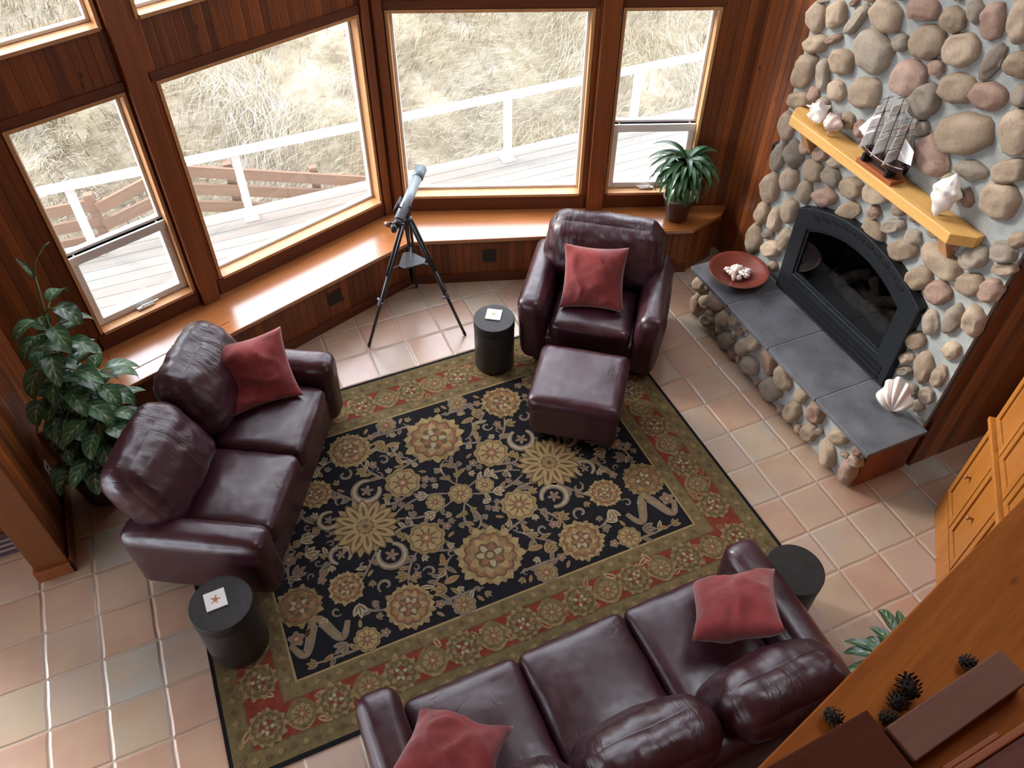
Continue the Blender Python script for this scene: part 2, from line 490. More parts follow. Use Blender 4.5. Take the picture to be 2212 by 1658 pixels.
def added_window(n, pts0, pts1, fr=.05):
    """glazed opening in an axis aligned wall"""
    (x0, y0, z0), (x1, y1, z1) = pts0, pts1
    w = setp(thing('window_%d' % n, (0,0,0)), kind='structure')
    f = MB()
    if abs(y1-y0) < .2:
        f.box(x0, x0+fr, y0, y1, z0, z1); f.box(x1-fr, x1, y0, y1, z0, z1); f.box(x0, x1, y0, y1, z0, z0+fr); f.box(x0, x1, y0, y1, z1-fr, z1); m = (x0+x1)/2; f.box(m-.04, m+.04, y0, y1, z0, z1)
        g = MB(); g.box(x0+fr, x1-fr, (y0+y1)/2-.003, (y0+y1)/2+.003, z0+fr, z1-fr)
    else:
        f.box(x0, x1, y0, y0+fr, z0, z1); f.box(x0, x1, y1-fr, y1, z0, z1); f.box(x0, x1, y0, y1, z0, z0+fr); f.box(x0, x1, y0, y1, z1-fr, z1); m = (y0+y1)/2; f.box(x0, x1, m-.04, m+.04, z0, z1)
        g = MB(); g.box((x0+x1)/2-.003, (x0+x1)/2+.003, y0+fr, y1-fr, z0+fr, z1-fr)
    f.build('sash', VINYL, w); g.build('pane', GLASS, w)
added_window(k, (-6.1, -2.4, .05), (-6.03, 3.75, 2.7)); k += 1  # unseen window in the far left wall, added to brighten the left floor
added_window(k, (4.65, -3.6, .3), (4.72, .2, 2.35)); k += 1  # unseen window added at far right to lift the floor brightness there
w_ = setp(thing('window_%d' % k, (3.3, 1.8, ZT)), kind='structure'); k += 1  # skylight out of view, added for more light on the right side
b = MB(); b.box(-.9,.9,-1.0,1.0,.10,.106); b.build('pane', GLASS, w_)
b = MB(); b.box(-.95,-.88,-1.05,1.05,.0,.14); b.box(.88,.95,-1.05,1.05,.0,.14); b.box(-.88,.88,-1.05,-.98,.0,.14); b.box(-.88,.88,.98,1.05,.0,.14); b.build('frame', W_JAMB, w_)
added_window(k, (-5.6, 3.93, 0), (-2.75, 4.0, 2.15)); k += 1  # unseen entry glazing, added and widened to brighten the left floor
added_window(k, (-5.6, 3.93, 2.5), (-3.45, 4.0, 5.0)); k += 1  # upper entry glazing, also added out of view for daylight
# loft slab behind and below the photographer
b = MB(); b.box(-6, 4.62, -4, -.35, 2.45, 2.7)
setp(b.build('floor_loft', W_TRIMX), kind='structure')

# ------------------------------------------------------------------ built-in window bench
bench = thing('window_bench', (0,0,0), 0, 'long built-in reddish pine window bench running under all the prow windows', 'bench')
wl = lambda x: KY + (x-KX)*(.53/1.56)      # inner face of left window wall
wr = lambda x: KY - (x-KX)*(.60/1.54)
def seat_half(poly, nm, ang, org):
    b = MB()
    c, s = math.cos(-ang), math.sin(-ang)
    b.prism([((x-org[0])*c-(y-org[1])*s, (x-org[0])*s+(y-org[1])*c) for x, y in poly], .415, .45)
    return b.build(nm, W_SEAT, bench, (org[0], org[1], 0), (0,0,ang), bevel=.006)
seat_half([(KX,KY-.012), (1.41,5.19), (-1.385,4.225), (-1.385, wl(-1.385)-.004)], 'seat_top', R(18.8), (KX,KY))
seat_half([(KX,KY-.012), (1.41,5.19), (3.61,4.43), (3.94,4.52), (4.045,4.60), (4.045, wr(4.045)-.004)], 'seat_top', R(-21.3), (KX,KY))
def panel(p, q, nm, mat, z0, z1, th=.02, inset=.03):
    p = Vector((*p,0)); q = Vector((*q,0)); d = (q-p); L = d.length; a = math.atan2(d.y, d.x)
    b = MB(); b.box(0, L, inset, inset+th, z0, z1)
    return b.build(nm, mat, bench, p, (0,0,a))
panel((-1.385,4.225), (1.405,5.19), 'front_panel', W_RED, 0, .415)
panel((1.41,5.19), (3.61,4.43), 'front_panel', W_RED, 0, .415)
panel((3.61,4.43), (3.94,4.52), 'front_panel', W_RED, 0, .415)
panel((-1.385,4.225), (1.405,5.19), 'baseboard', W_TRIMX, 0, .085, .012, .017)
panel((1.41,5.19), (3.61,4.43), 'baseboard', W_TRIMX, 0, .085, .012, .017)
VENT = m_simple('dark_bronze', (.03,.022,.018), .5, .5, .3)
def vent(x, y, z, ang):
    b = MB(); b.box(-.06,.06,-.008,0,-.06,.06)
    for i in range(5): b.box(-.045,.045,-.013,-.008,-.046+i*.02,-.036+i*.02)
    v = b.build('vent', VENT, bench, (x, y, z), (0,0,ang), bevel=.002)
    v['label'] = 'dark square vent cover'
pl = lambda x: 5.19 + (x-1.41)*(.965/2.795)
pr_ = lambda x: 5.19 - (x-1.41)*(.76/2.2)
vent(.72, pl(.72)+.03, .27, R(19)); vent(2.03, pr_(2.03)+.03, .26, R(-19))
PULL = m_simple('finger_pull', (.55,.5,.42), .35, .5, .6)
def hatch(x, y, ang, L, W):
    b = MB(); b.box(-L/2,L/2,-W/2,W/2,.4505,.4535)
    h = b.build('hatch_lid', W_SEAT, bench, (x,y,0), (0,0,ang), bevel=.001)
    b = MB(); b.lathe([(.012,.4535),(.012,.457),(.006,.457)], 12, c=(-.015,-W*.3,0)); b.lathe([(.012,.4535),(.012,.457),(.006,.457)], 12, c=(.02,-W*.3,0))
    p = b.build('finger_pull', PULL, h)
hatch(3.32, 4.72, R(-21), .52, .30); hatch(-.5, 4.80, R(19), .80, .26)

# ------------------------------------------------------------------ stone chimney, hearth, insert, mantel
MORTAR = m_simple('grey_mortar', (.30,.315,.305), .95, .15, 0, .14, 14, .5, 70)
ST = {'t': m_stone('tan_cobble', (.215,.16,.108), (.40,.31,.225)), 'g': m_stone('grey_cobble', (.17,.14,.11), (.33,.275,.215)), 'p': m_stone('rosy_cobble', (.20,.12,.09), (.36,.25,.195))}
STK = ['t', 'g', 'p']
CH = [(3.974,2.301,0.092,0.077,98,'t'),(3.822,2.377,0.09,0.084,158,'t'),(3.649,2.412,0.119,0.05,117,'g'),(3.445,2.511,0.113,0.094,172,'t'),(3.961,2.407,0.05,0.013,160,'g'),(3.924,2.154,0.113,0.061,154,'t'),(3.791,2.237,0.084,0.027,149,'p'),(3.665,2.148,0.101,0.083,154,'t'),(3.457,2.301,0.157,0.12,6,'g'),(3.285,2.425,0.055,0.051,150,'g'),(3.951,1.963,0.14,0.09,110,'t'),(3.783,2.013,0.11,0.062,66,'g'),(3.633,1.976,0.073,0.066,152,'t'),(3.405,2.068,0.128,0.094,155,'t'),(3.932,1.767,0.105,0.061,153,'t'),(3.818,1.864,0.059,0.049,113,'p'),(3.706,2.491,0.037,0.019,138,'p'),(3.216,2.633,0.115,0.065,163,'p'),(3.006,2.658,0.076,0.062,16,'t'),(2.901,2.738,0.06,0.047,79,'g'),(2.783,2.734,0.096,0.068,60,'p'),(2.644,2.791,0.104,0.056,56,'t'),(3.114,2.494,0.124,0.089,164,'t'),(2.891,2.547,0.11,0.086,167,'t'),(2.693,2.566,0.102,0.048,105,'g'),(2.55,2.614,0.073,0.064,6,'t'),(3.144,2.276,0.131,0.098,159,'p'),(2.997,2.402,0.052,0.042,164,'p'),(2.817,2.369,0.107,0.083,161,'t'),(2.636,2.41,0.107,0.074,171,'p'),(2.992,2.211,0.112,0.097,137,'g'),(2.469,2.489,0.06,0.049,49,'g'),(3.036,2.756,0.032,0.015,163,'g'),(3.971,1.559,0.103,0.076,88,'t'),(3.964,1.327,0.125,0.063,96,'g'),(3.828,1.42,0.098,0.09,37,'g'),(3.733,1.529,0.068,0.055,142,'p'),(3.599,1.552,0.067,0.053,159,'p'),(3.447,1.574,0.11,0.039,138,'t'),(3.81,1.231,0.104,0.081,136,'t'),(3.96,1.067,0.127,0.095,98,'t'),(3.619,1.414,0.09,0.083,153,'t'),(3.449,1.46,0.083,0.068,17,'g'),(3.632,1.233,0.096,0.063,84,'t'),(3.456,1.298,0.119,0.073,142,'p'),(3.265,1.484,0.104,0.07,144,'t'),(3.059,1.575,0.116,0.074,142,'t'),(3.219,1.339,0.107,0.061,140,'t'),(3.716,1.024,0.099,0.082,96,'t'),(3.982,0.834,0.106,0.073,108,'t'),(3.032,1.447,0.055,0.045,133,'p'),(2.865,1.575,0.059,0.041,142,'t'),(3.99,0.593,0.14,0.081,96,'t'),(3.86,0.722,0.07,0.037,141,'g'),(3.692,0.787,0.102,0.067,112,'t'),(3.791,0.631,0.118,0.069,138,'t'),(3.833,0.873,0.095,0.068,81,'t'),(2.978,1.342,0.108,0.062,12,'t'),(2.864,1.452,0.107,0.043,142,'g'),(2.699,1.48,0.063,0.051,131,'g'),(2.724,1.368,0.115,0.077,135,'t'),(2.459,1.463,0.145,0.089,175,'t'),(2.54,1.281,0.093,0.076,124,'t'),(2.385,1.29,0.094,0.073,126,'p'),(2.293,1.619,0.097,0.069,138,'g'),(2.234,1.462,0.095,0.074,146,'t'),(2.157,1.751,0.089,0.062,140,'g'),(2.108,1.666,0.076,0.035,142,'t'),(2.114,1.511,0.081,0.062,97,'p'),(2.117,1.855,0.053,0.045,135,'t'),(2.344,1.086,0.09,0.058,72,'g'),(2.231,1.204,0.112,0.061,89,'g'),(2.114,1.284,0.108,0.066,85,'t'),(2.377,0.903,0.079,0.056,123,'t'),(2.379,0.751,0.059,0.044,111,'t'),(2.248,0.778,0.129,0.07,79,'t'),(2.144,1.02,0.071,0.055,107,'t'),(2.13,0.81,0.087,0.044,89,'t'),(2.355,0.651,0.065,0.034,130,'g'),(2.682,2.172,0.18,0.116,147,'t'),(2.403,2.325,0.113,0.094,54,'t'),(2.799,1.977,0.124,0.098,35,'p'),(2.538,2.029,0.106,0.055,157,'g'),(2.341,2.135,0.101,0.067,143,'t'),(2.316,1.976,0.132,0.102,140,'t'),(2.94,2.07,0.055,0.047,153,'g')]
HE = [(3.945,0.345,0.11,0.066,129,'t'),(3.935,0.063,0.138,0.076,107,'p'),(3.832,0.225,0.105,0.064,127,'t'),(3.715,0.386,0.096,0.083,129,'t'),(3.758,0.031,0.123,0.066,131,'t'),(3.598,0.252,0.114,0.077,126,'t'),(3.47,0.374,0.084,0.059,129,'t'),(3.5,0.084,0.137,0.07,128,'g'),(3.311,0.204,0.103,0.067,116,'t'),(3.224,0.357,0.093,0.077,98,'t'),(3.031,0.31,0.117,0.083,83,'p'),(3.187,0.078,0.166,0.087,125,'g'),(3.75,0.174,0.065,0.042,120,'g'),(2.853,0.307,0.126,0.084,78,'t'),(2.926,0.062,0.124,0.111,112,'g'),(2.66,0.335,0.095,0.063,109,'t'),(2.499,0.301,0.133,0.082,96,'p'),(2.68,0.119,0.116,0.073,111,'t'),(2.488,0.106,0.105,0.063,114,'t'),(2.266,0.358,0.14,0.07,116,'t'),(2.291,0.101,0.106,0.079,66,'t'),(2.106,0.123,0.138,0.07,90,'p'),(2.094,0.429,0.059,0.038,107,'p')]
def stone(b, x, cy, cz, ra, rb, ang, kind, seed):
    rnd = random.Random(seed)
    n = 22
    h = min(.072, .030 + .42*min(ra, rb))
    ca, sa = math.cos(R(ang)), math.sin(R(ang))
    ph = [rnd.uniform(0, 6.28) for _ in range(4)]
    kk = rnd.choice([3, 4, 5])
    tx, ty = rnd.uniform(-.26, .26), rnd.uniform(-.26, .26)
    vs = [(x-h*1.0, cy, cz)]
    rings = [(.28, 1.0), (.52, .98), (.72, .90), (.88, .70), (.97, .40), (1.0, .10), (1.0, -.25)]
    off = Vector((rnd.uniform(0, 50), rnd.uniform(0, 50), rnd.uniform(0, 50)))
    for rr, hh in rings:
        for j in range(n):
            w = 2*PI*j/n
            k = 1 + .06*math.sin(2*w+ph[0]) + .035*math.sin(7*w+ph[2])
            fc = 2*PI/(kk+1); wf = (w+ph[1]) % fc - fc/2
            k *= .5+.5*(math.cos(fc/2)/math.cos(wf))**.8*1.12
            e = abs(math.cos(w))**2.3 + abs(math.sin(w))**2.3
            k *= e**(-1/2.3)
            u, v = ra*rr*k*math.cos(w), rb*rr*k*math.sin(w)
            y, z = cy+u*ca-v*sa, cz+u*sa+v*ca
            nn = noise.noise(Vector((y, z, hh))*8+off)*.020 + noise.noise(Vector((y, z, hh))*24+off)*.006
            hx = h*hh*(1 + tx*rr*math.cos(w) + ty*rr*math.sin(w)) + (nn if hh > 0 else 0)
            vs.append((x-hx, y, z))
    fs = [(0, 1+(j+1) % n, 1+j) for j in range(n)]
    for i in range(len(rings)-1):
        for j in range(n):
            a = 1+i*n
            fs.append((a+j, a+(j+1) % n, a+n+(j+1) % n, a+n+j))
    b.add(vs, fs, STK.index(kind))
chim = thing('stone_chimney', (3.9, 3.0, 0), 0, 'tall chimney breast of rounded river stones set in pale grey mortar', 'chimney')
def ch_local(b):
    b.v = [(x-3.9, y-3.0, z) for x, y, z in b.v]; return b
XC = 3.87
b = MB()
b.box(XC, 4.61, 2.065, 2.50, 0, 6.08); b.box(XC, 4.61, 3.50, 4.015, 0, 6.08)
b.box(XC, 4.61, 2.50, 3.50, 1.22, 6.08); b.box(XC, 4.61, 2.50, 3.50, 0, .50); b.box(4.30, 4.61, 2.50, 3.50, .50, 1.22)
ch_local(b).build('mortar_core', MORTAR, chim)
b = MB(); b.box(XC+.03, 4.61, 2.035, 2.065, 0, 6.08)
s_ = ch_local(b).build('side_cladding', m_wood('chimney_side_boards', (.070,.0165,.004), (.255,.070,.014), 'z', .062, 'x', .9, .42, .4, 9), chim)
s_['label'] = 'dark wood boarded side of the chimney'
b = MB()
placed = []
for i, (cy, cz, ra, rb, an, kd) in enumerate(CH):
    stone(b, XC+.006, cy, cz, ra, rb, an, kd, i+11); placed.append((cy, cz, max(ra, rb)*.5+min(ra, rb)*.5, ra, rb, an))
def inside_insert(y, z, r): return 2.38-r < y < 3.62+r and z < 1.18+.17*max(0, 1-((y-3)/.6)**2)+r and z > .3
rnd = random.Random(5)
for t_ in range(5200):
    y = rnd.uniform(2.07, 3.99); z = rnd.uniform(.5, 6.0)
    r = rnd.choice([.11, .09, .075, .06, .045]) if t_ > 500 else rnd.uniform(.09, .13)
    if z < 2.35: r = min(r, .055)
    if y-r*.8 < 2.02 or y+r*.8 > 4.02 or inside_insert(y, z, r*.9): continue
    if z < 2.35 and 1.62 < z < 1.84: continue
    if 2.80 < y < 3.35 and 1.6 < z < 2.2: continue
    ok = True
    for (py, pz, pr0, a_, b_, an) in placed:
        dy, dz = y-py, z-pz
        d = math.hypot(dy, dz)
        w = math.atan2(dz, dy)-R(an)
        rad = a_*b_/math.hypot(b_*math.cos(w), a_*math.sin(w))
        if d < rad + r*.92 + .006: ok = False; break
    if ok:
        an = rnd.uniform(0, 180); k = rnd.uniform(.72, 1)
        stone(b, XC+.006, y, z, r, r*k, an, rnd.choice('tttggp'), 900+t_); placed.append((y, z, r, r, r*k, an))
ch_local(b).build('cobblestones', [ST[k_] for k_ in STK], chim, smooth=True)

SLATE = m_simple('grey_slate', (.105,.11,.12), .5, .5, 0, .3, 6, .5, 40)
hearth = thing('raised_hearth', (3.6, 3.0, 0), 0, 'raised cobblestone hearth topped with four grey slate slabs', 'hearth')
def h_local(b):
    b.v = [(x-3.6, y-3.0, z) for x, y, z in b.v]; return b
b = MB(); b.box(3.395, 3.862, 2.06, 3.985, 0, .424)
h_local(b).build('mortar_base', MORTAR, hearth)
b = MB(); b.box(3.43, 3.862, 2.045, 2.06, 0, .424)
h_local(b).build('side_cladding', W_REDY, hearth)
b = MB(); pl2 = []
for i, (cy, cz, ra, rb, an, kd) in enumerate(HE):
    k = min(1, max(.2, (cz-.0)/max(ra, .01)*1.0)) if cz < ra*.8 else 1
    ra, rb = min(ra, .115)*.96, rb*.92
    ve = 1.08*math.hypot(ra*math.sin(R(an)), rb*math.cos(R(an)))
    if ve > .19: ra *= .19/ve; rb *= .19/ve; ve = .19
    cz2 = min(max(cz, ve+.003), .42-ve)
    stone(b, 3.40, cy, cz2, ra, rb, an, kd, 300+i); pl2.append((cy, cz2, ra, rb, an))
for t_ in range(1500):
    y = rnd.uniform(2.08, 3.97); z = rnd.uniform(.04, .39); r = rnd.choice([.06, .05, .04, .032])
    if any(math.hypot(y-p[0], z-p[1]) < (p[2]+p[3])/2+r*.85 for p in pl2) or z-r < 0 or z+r > .425: continue
    stone(b, 3.40, y, z, r, r*.85, rnd.uniform(0, 180), rnd.choice('ttgp'), 4000+t_); pl2.append((y, z, r, r, 0))
h_local(b).build('cobblestones', [ST[k_] for k_ in STK], hearth, smooth=True)
ys = [4.03, 3.53, 3.025, 2.50, 1.985]
for i in range(4):
    b = MB(); b.box(3.325, 3.81, ys[i+1]+.004, ys[i]-.004, .424, .457)
    h_local(b).build('slate_slab', SLATE, hearth, bevel=.004)
b = MB(); b.box(3.335, 3.80, 1.995, 4.02, .426, .452)
h_local(b).build('grout', MORTAR, hearth)

INS = m_simple('black_cast_iron', (.013,.0165,.021), .45, .5, .3, .2, 30, .15, 150)
DARKV = m_simple('matt_black', (.006,.006,.007), .8, .2, 0, .2)  # even near-black for the louvre bars, slot bars and wall-box grille
ins = thing('fireplace_insert', (3.80, 3.0, .457), 0, 'black arched fireplace insert with glass door in the stone chimney', 'fireplace')
def ringprism(b, outer, inner, x0, x1, m=0):
    n = len(outer)
    vs = [(x0, y, z) for y, z in outer]+[(x0, y, z) for y, z in inner]+[(x1, y, z) for y, z in outer]+[(x1, y, z) for y, z in inner]
    fs = []
    for i in range(n):
        j = (i+1) % n
        fs += [(i, j, n+j, n+i), (2*n+i, 3*n+i, 3*n+j, 2*n+j), (i, 2*n+i, 2*n+j, j), (n+i, n+j, 3*n+j, 3*n+i)]
    b.add([(x-3.80, y-3.0, z-.457) for x, y, z in vs], fs, m)
arc = lambda hw, z0, h, n=14: [(3+hw*math.cos(PI*i/n) if 0 else 3+hw*(1-2*i/n), z0+h*(1-(1-2*i/n)**2)) for i in range(n+1)]
outer = [(3.585, .462)]+arc(.585, 1.15, .175)+[(2.415, .462)]
inner = [(3.46, .66)]+arc(.46, 1.05, .145)+[(2.54, .66)]
b = MB(); ringprism(b, outer, inner, 3.795, 3.868)
b.build('surround', INS, ins, bevel=.005)
in2 = [(3.44, .68)]+arc(.44, 1.04, .135)+[(2.56, .68)]
b = MB(); ringprism(b, inner, in2, 3.806, 3.83); b.box(-.005, .0, -.47, .47, .178, .186)
b.build('door_frame', INS, ins, bevel=.003)
DG = m_glass('smoky_glass', (.46,.48,.52), .05)
b = MB(); n_ = len(in2)
b.add([(.018, y-3, z-.457) for y, z in in2]+[(.023, y-3, z-.457) for y, z in in2], [tuple(range(n_)), tuple(range(2*n_-1, n_-1, -1))])
b.build('glass_door', DG, ins)
b = MB()
for i in range(3): b.box(-.012, -.002, -.53, .53, .03+i*.045, .052+i*.045)
b.build('louvre', DARKV, ins, bevel=.003)
b = MB()
for i in range(11):
    t_ = -.8+1.6*i/10
    y = t_*.5; z = 1.125+.155*(1-t_*t_)-.457
    b.box(-.009, -.003, y-.03, y+.03, z-.012, z+.012)
b.build('vent_slots', DARKV, ins, bevel=.002)
b = MB(); b.box(.075, .47, -.49, .49, .05, .06); b.box(.47, .49, -.49, .49, .05, .75); b.box(.075, .47, -.49, -.48, .05, .75); b.box(.075, .47, .48, .49, .05, .75)
b.build('firebox', m_simple('firebox_grey', (.09,.08,.075), .9, .2), ins)
LOG = m_simple('ceramic_log', (.28,.19,.12), .9, .2, 0, .5, 14, .6, 40)
for i, (p, q, r) in enumerate([((.20,-.36,.20), (.24,.30,.22), .05), ((.33,-.30,.24), (.30,.34,.20), .055), ((.18,-.20,.26), (.32,.02,.36), .04), ((.17,.22,.25), (.33,.08,.38), .042), ((.2,-.05,.24), (.3,-.25,.40), .036)]):
    b = MB(); p = Vector(p); q = Vector(q)
    b.tube([p.lerp(q, t_/6)+Vector((0,0,.012*math.sin(t_*1.3+i))) for t_ in range(7)], [r*(1+.12*math.sin(t_*2+i)) for t_ in range(7)], 10)
    b.build('log', LOG, ins, smooth=True)

man = thing('mantel_shelf', (3.78, 3.05, 1.69), 0, 'pale pine mantel shelf with clipped corners on the stone chimney', 'shelf')
mp_ = [(3.70,3.80), (3.70,2.385), (3.81,2.295), (3.868,2.295), (3.868,3.88), (3.79,3.87)]
b = MB(); b.prism([(x-3.78, y-3.05) for x, y in mp_], 0, .07)
b.build('shelf_board', W_PINE, man, bevel=.006)
for y in (2.45, 3.7):
    b = MB(); M_ = Matrix(((1,0,0,0), (0,0,1,y-3.05), (0,1,0,0), (0,0,0,1)))
    b.prism([(-.05,-.002), (.09,-.002), (.09,-.17), (.05,-.17)], -.035, .035, 0, M_)
    b.build('bracket', W_JAMB, man, bevel=.004)

# ------------------------------------------------------------------ shells, ship and block on the mantel
SHELLW = m_simple('white_shell', (.78,.72,.66), .45, .5, 0, .07, 10, .25, 50)
SHELLP = m_simple('pinkish_shell', (.60,.44,.38), .5, .5, 0, .3, 16, .4, 60)
def conch(b, L, rad, spikes, sp_h, turns=3.2, m=0):
    """spiral shell along local x: spire at +x, canal at -x"""
    nu, nv = 40, 30
    def fn(u, v):
        w = 2*PI*u
        x = (v-.45)*L
        prof = (math.sin(PI*min(1, v/.62)*.5)**.8 if v < .62 else 1-((v-.62)/.38)**1.25)
        prof = max(.02, prof)
        st = 1 + .10*math.sin(2*PI*(turns*v)+w)
        k = max(0, math.cos(spikes*w+v*3))**5 * math.exp(-((v-.60)/.07)**2)*sp_h + max(0, math.cos(spikes*w+1.2))**5*math.exp(-((v-.80)/.05)**2)*sp_h*.5
        lip = .35*math.exp(-((w-PI*1.5)/.5)**2)*math.exp(-((v-.36)/.24)**2)
        r = rad*(prof*st*(1+lip)+k)
        return (x, r*math.cos(w), r*math.sin(w)*.86)
    b.grid(fn, nu, nv, m, closeu=True)
o = setp(thing('conch_shell', (3.755, 2.55, 1.764), 0, 'white spiny conch shell with open lip on right end of the mantel', 'seashell'))
b = MB(); conch(b, .25, .074, 9, .28)
Mx = Matrix.Translation((0,0,.115)) @ Euler((R(20), R(-68), R(25))).to_matrix().to_4x4()
b.v = [tuple(Mx @ Vector(p)) for p in b.v]
b.build('shell_body', SHELLW, o, smooth=True)
b = MB()
def lipf(u, v):
    t_ = -1+2*v
    return ((-.02+.10*t_), (-.030+.055*u)*(1-t_*t_*.8), -.062+.03*abs(u-.5)+.01*math.sin(9*v))
b.grid(lipf, 8, 14)
b.v = [tuple(Mx @ Vector(p)) for p in b.v]
b.build('shell_opening', m_simple('shell_lip', (.62,.45,.36), .35, .5, 0, .1), o, smooth=True)
def put_shell(name, loc, L, rad, sp, sh, rot, mat, label, group=None):
    b = MB(); conch(b, L, rad, sp, sh)
    Mx = Euler(rot).to_matrix().to_4x4()
    v = [Mx @ Vector(p) for p in b.v]; mz = min(p.z for p in v)
    b.v = [tuple(p-Vector((0,0,mz))) for p in v]
    return setp(b.build(name, mat, None, loc, smooth=True), label, 'seashell', group)
put_shell('spiny_shell', (3.762, 3.63, 1.761), .17, .06, 6, .8, (R(40), R(-20), R(60)), SHELLW, 'white spiny seashell at far left end of the mantel')
put_shell('whelk_shell', (3.765, 3.485, 1.761), .15, .058, 5, .5, (R(90), R(12), R(100)), SHELLP, 'pinkish brown seashell on the mantel between the white shell and the ship')
b = MB(); b.box(-.055, .055, -.15, .15, 0, .028)
setp(b.build('display_block', m_wood('redwood_block', (.24,.06,.02), (.38,.12,.04), 'y', None, 'x', 0, .4, .4), None, (3.765, 3.03, 1.76), (0,0,0), bevel=.003), 'reddish wooden block under the model ship on the mantel', 'block')
SHIPW = m_simple('dark_ship_wood', (.045,.022,.016), .35, .5, 0, .4, 40)
SAIL = m_simple('white_sailcloth', (.88,.85,.83), .8, .3, 0, .04)
ship = thing('model_ship', (3.752, 3.04, 1.789), R(90), 'model sailing ship with white sails and dark hull on the mantel', 'model ship')
b = MB()
def hullf(u, v):
    x = -.16+.32*u
    wd = .034*(max(0, 1-(abs(u-.45)/.56)**2.6))**.6
    zt = .072+.022*(2*u-1)**2+(.014 if u < .18 else 0)
    a = -1+2*v
    d = math.cos(a*PI/2)
    return (x, wd*math.copysign(abs(a)**.6, a), zt-(zt-.030-.018*abs(2*u-1)**3)*d**.7)
b.grid(hullf, 30, 14)
def deckf(u, v):
    x = -.158+.316*u
    wd = .032*(max(0, 1-(abs(u-.45)/.56)**2.6))**.6
    return (x, wd*(-1+2*v), .062+.020*(2*u-1)**2)
b.grid(deckf, 24, 2)
hl = b.build('hull', SHIPW, ship, smooth=True)
b = MB(); b.tube([(-.155+.31*i/20, .034*(max(0, 1-(abs(i/20-.45)/.56)**2.6))**.6, .066+.022*(2*i/20-1)**2) for i in range(21)], .0025, 6); b.tube([(-.155+.31*i/20, -.034*(max(0, 1-(abs(i/20-.45)/.56)**2.6))**.6, .066+.022*(2*i/20-1)**2) for i in range(21)], .0025, 6)
rl = b.build('gunwale', m_simple('pale_gunwale', (.42,.38,.40), .4, .5), hl)
b = MB(); b.box(-.10, .10, -.006, .006, 0, .008); b.box(-.09, -.075, -.035, .035, 0, .045); b.box(.075, .09, -.035, .035, 0, .045)
b.build('stand', BLACKM, ship)
for bx_ in ((-.135, -.085, -.02, .02, .075, .10), (-.04, .0, -.012, .012, .066, .08), (.05, .085, -.014, .014, .068, .084)):
    b = MB(); b.box(*bx_); b.build('deck_house', SHIPW, ship, bevel=.002)
MAST = m_simple('mast_wood', (.16,.10,.07), .5, .4)
for mx, mh in ((.085, .36), (.0, .41), (-.085, .34)):
    b = MB(); b.tube([(mx, 0, .06), (mx, 0, mh)], [.0035, .002], 6)
    for f_ in (.30, .56, .82): b.tube([(mx+.004, -.055*(1.15-f_*.6), .06+(mh-.06)*(f_+.14)), (mx+.004, .055*(1.15-f_*.6), .06+(mh-.06)*(f_+.14))], .0018, 5)
    ms = b.build('mast', MAST, ship)
    for f_, hh in ((.06, .30), (.36, .26), (.64, .22)):
        b = MB()
        wd = .064*(1.15-f_*.6)
        z0 = .06+(mh-.06)*f_; z1 = z0+(mh-.06)*hh*.92
        b.grid(lambda u, v: (mx+.008+.020*math.sin(PI*u)*math.sin(PI*min(1, v*.9+.08)), wd*(-1+2*u)*(1.06-.16*v), z0+(z1-z0)*v), 10, 8)
        so = b.build('sail', SAIL, ms, smooth=True)
        sm = so.modifiers.new('s', 'SOLIDIFY'); sm.thickness = .0015
b = MB(); b.tube([(.13, 0, .085), (.215, 0, .125)], [.003, .0015], 6)
b.build('bowsprit', MAST, ship)
for q in range(3):
    b = MB(); x1 = .20-.03*q; z1 = .118-.012*q; zt = .31-.045*q
    b.add([(x1, 0, z1), (.10, .004, .10), (.088, 0, zt), (.12, .012, .14)], [(0, 1, 3), (1, 2, 3), (2, 0, 3)])
    so = b.build('jib', SAIL, ship); sm = so.modifiers.new('s', 'SOLIDIFY'); sm.thickness = .0012
b = MB(); b.add([(-.09, 0, .10), (-.175, 0, .115), (-.165, .004, .19), (-.09, 0, .22)], [(0, 1, 2, 3)])
so = b.build('spanker_sail', SAIL, ship); sm = so.modifiers.new('s', 'SOLIDIFY'); sm.thickness = .0012
b = MB()
for mx, mh in ((.085, .36), (.0, .41), (-.085, .34)):
    for dx in (-.03, -.015, 0): 
        for sy in (-1, 1): b.tube([(mx, 0, mh*.85), (mx+dx, sy*.03, .072)], .0007, 4)
b.tube([(.215,0,.125), (.085,0,.36), (0,0,.41), (-.085,0,.34), (-.17,0,.1)], .0007, 4)
b.build('rigging', BLACKM, ship)
ship.scale = (1.2, 1.2, 1.12)

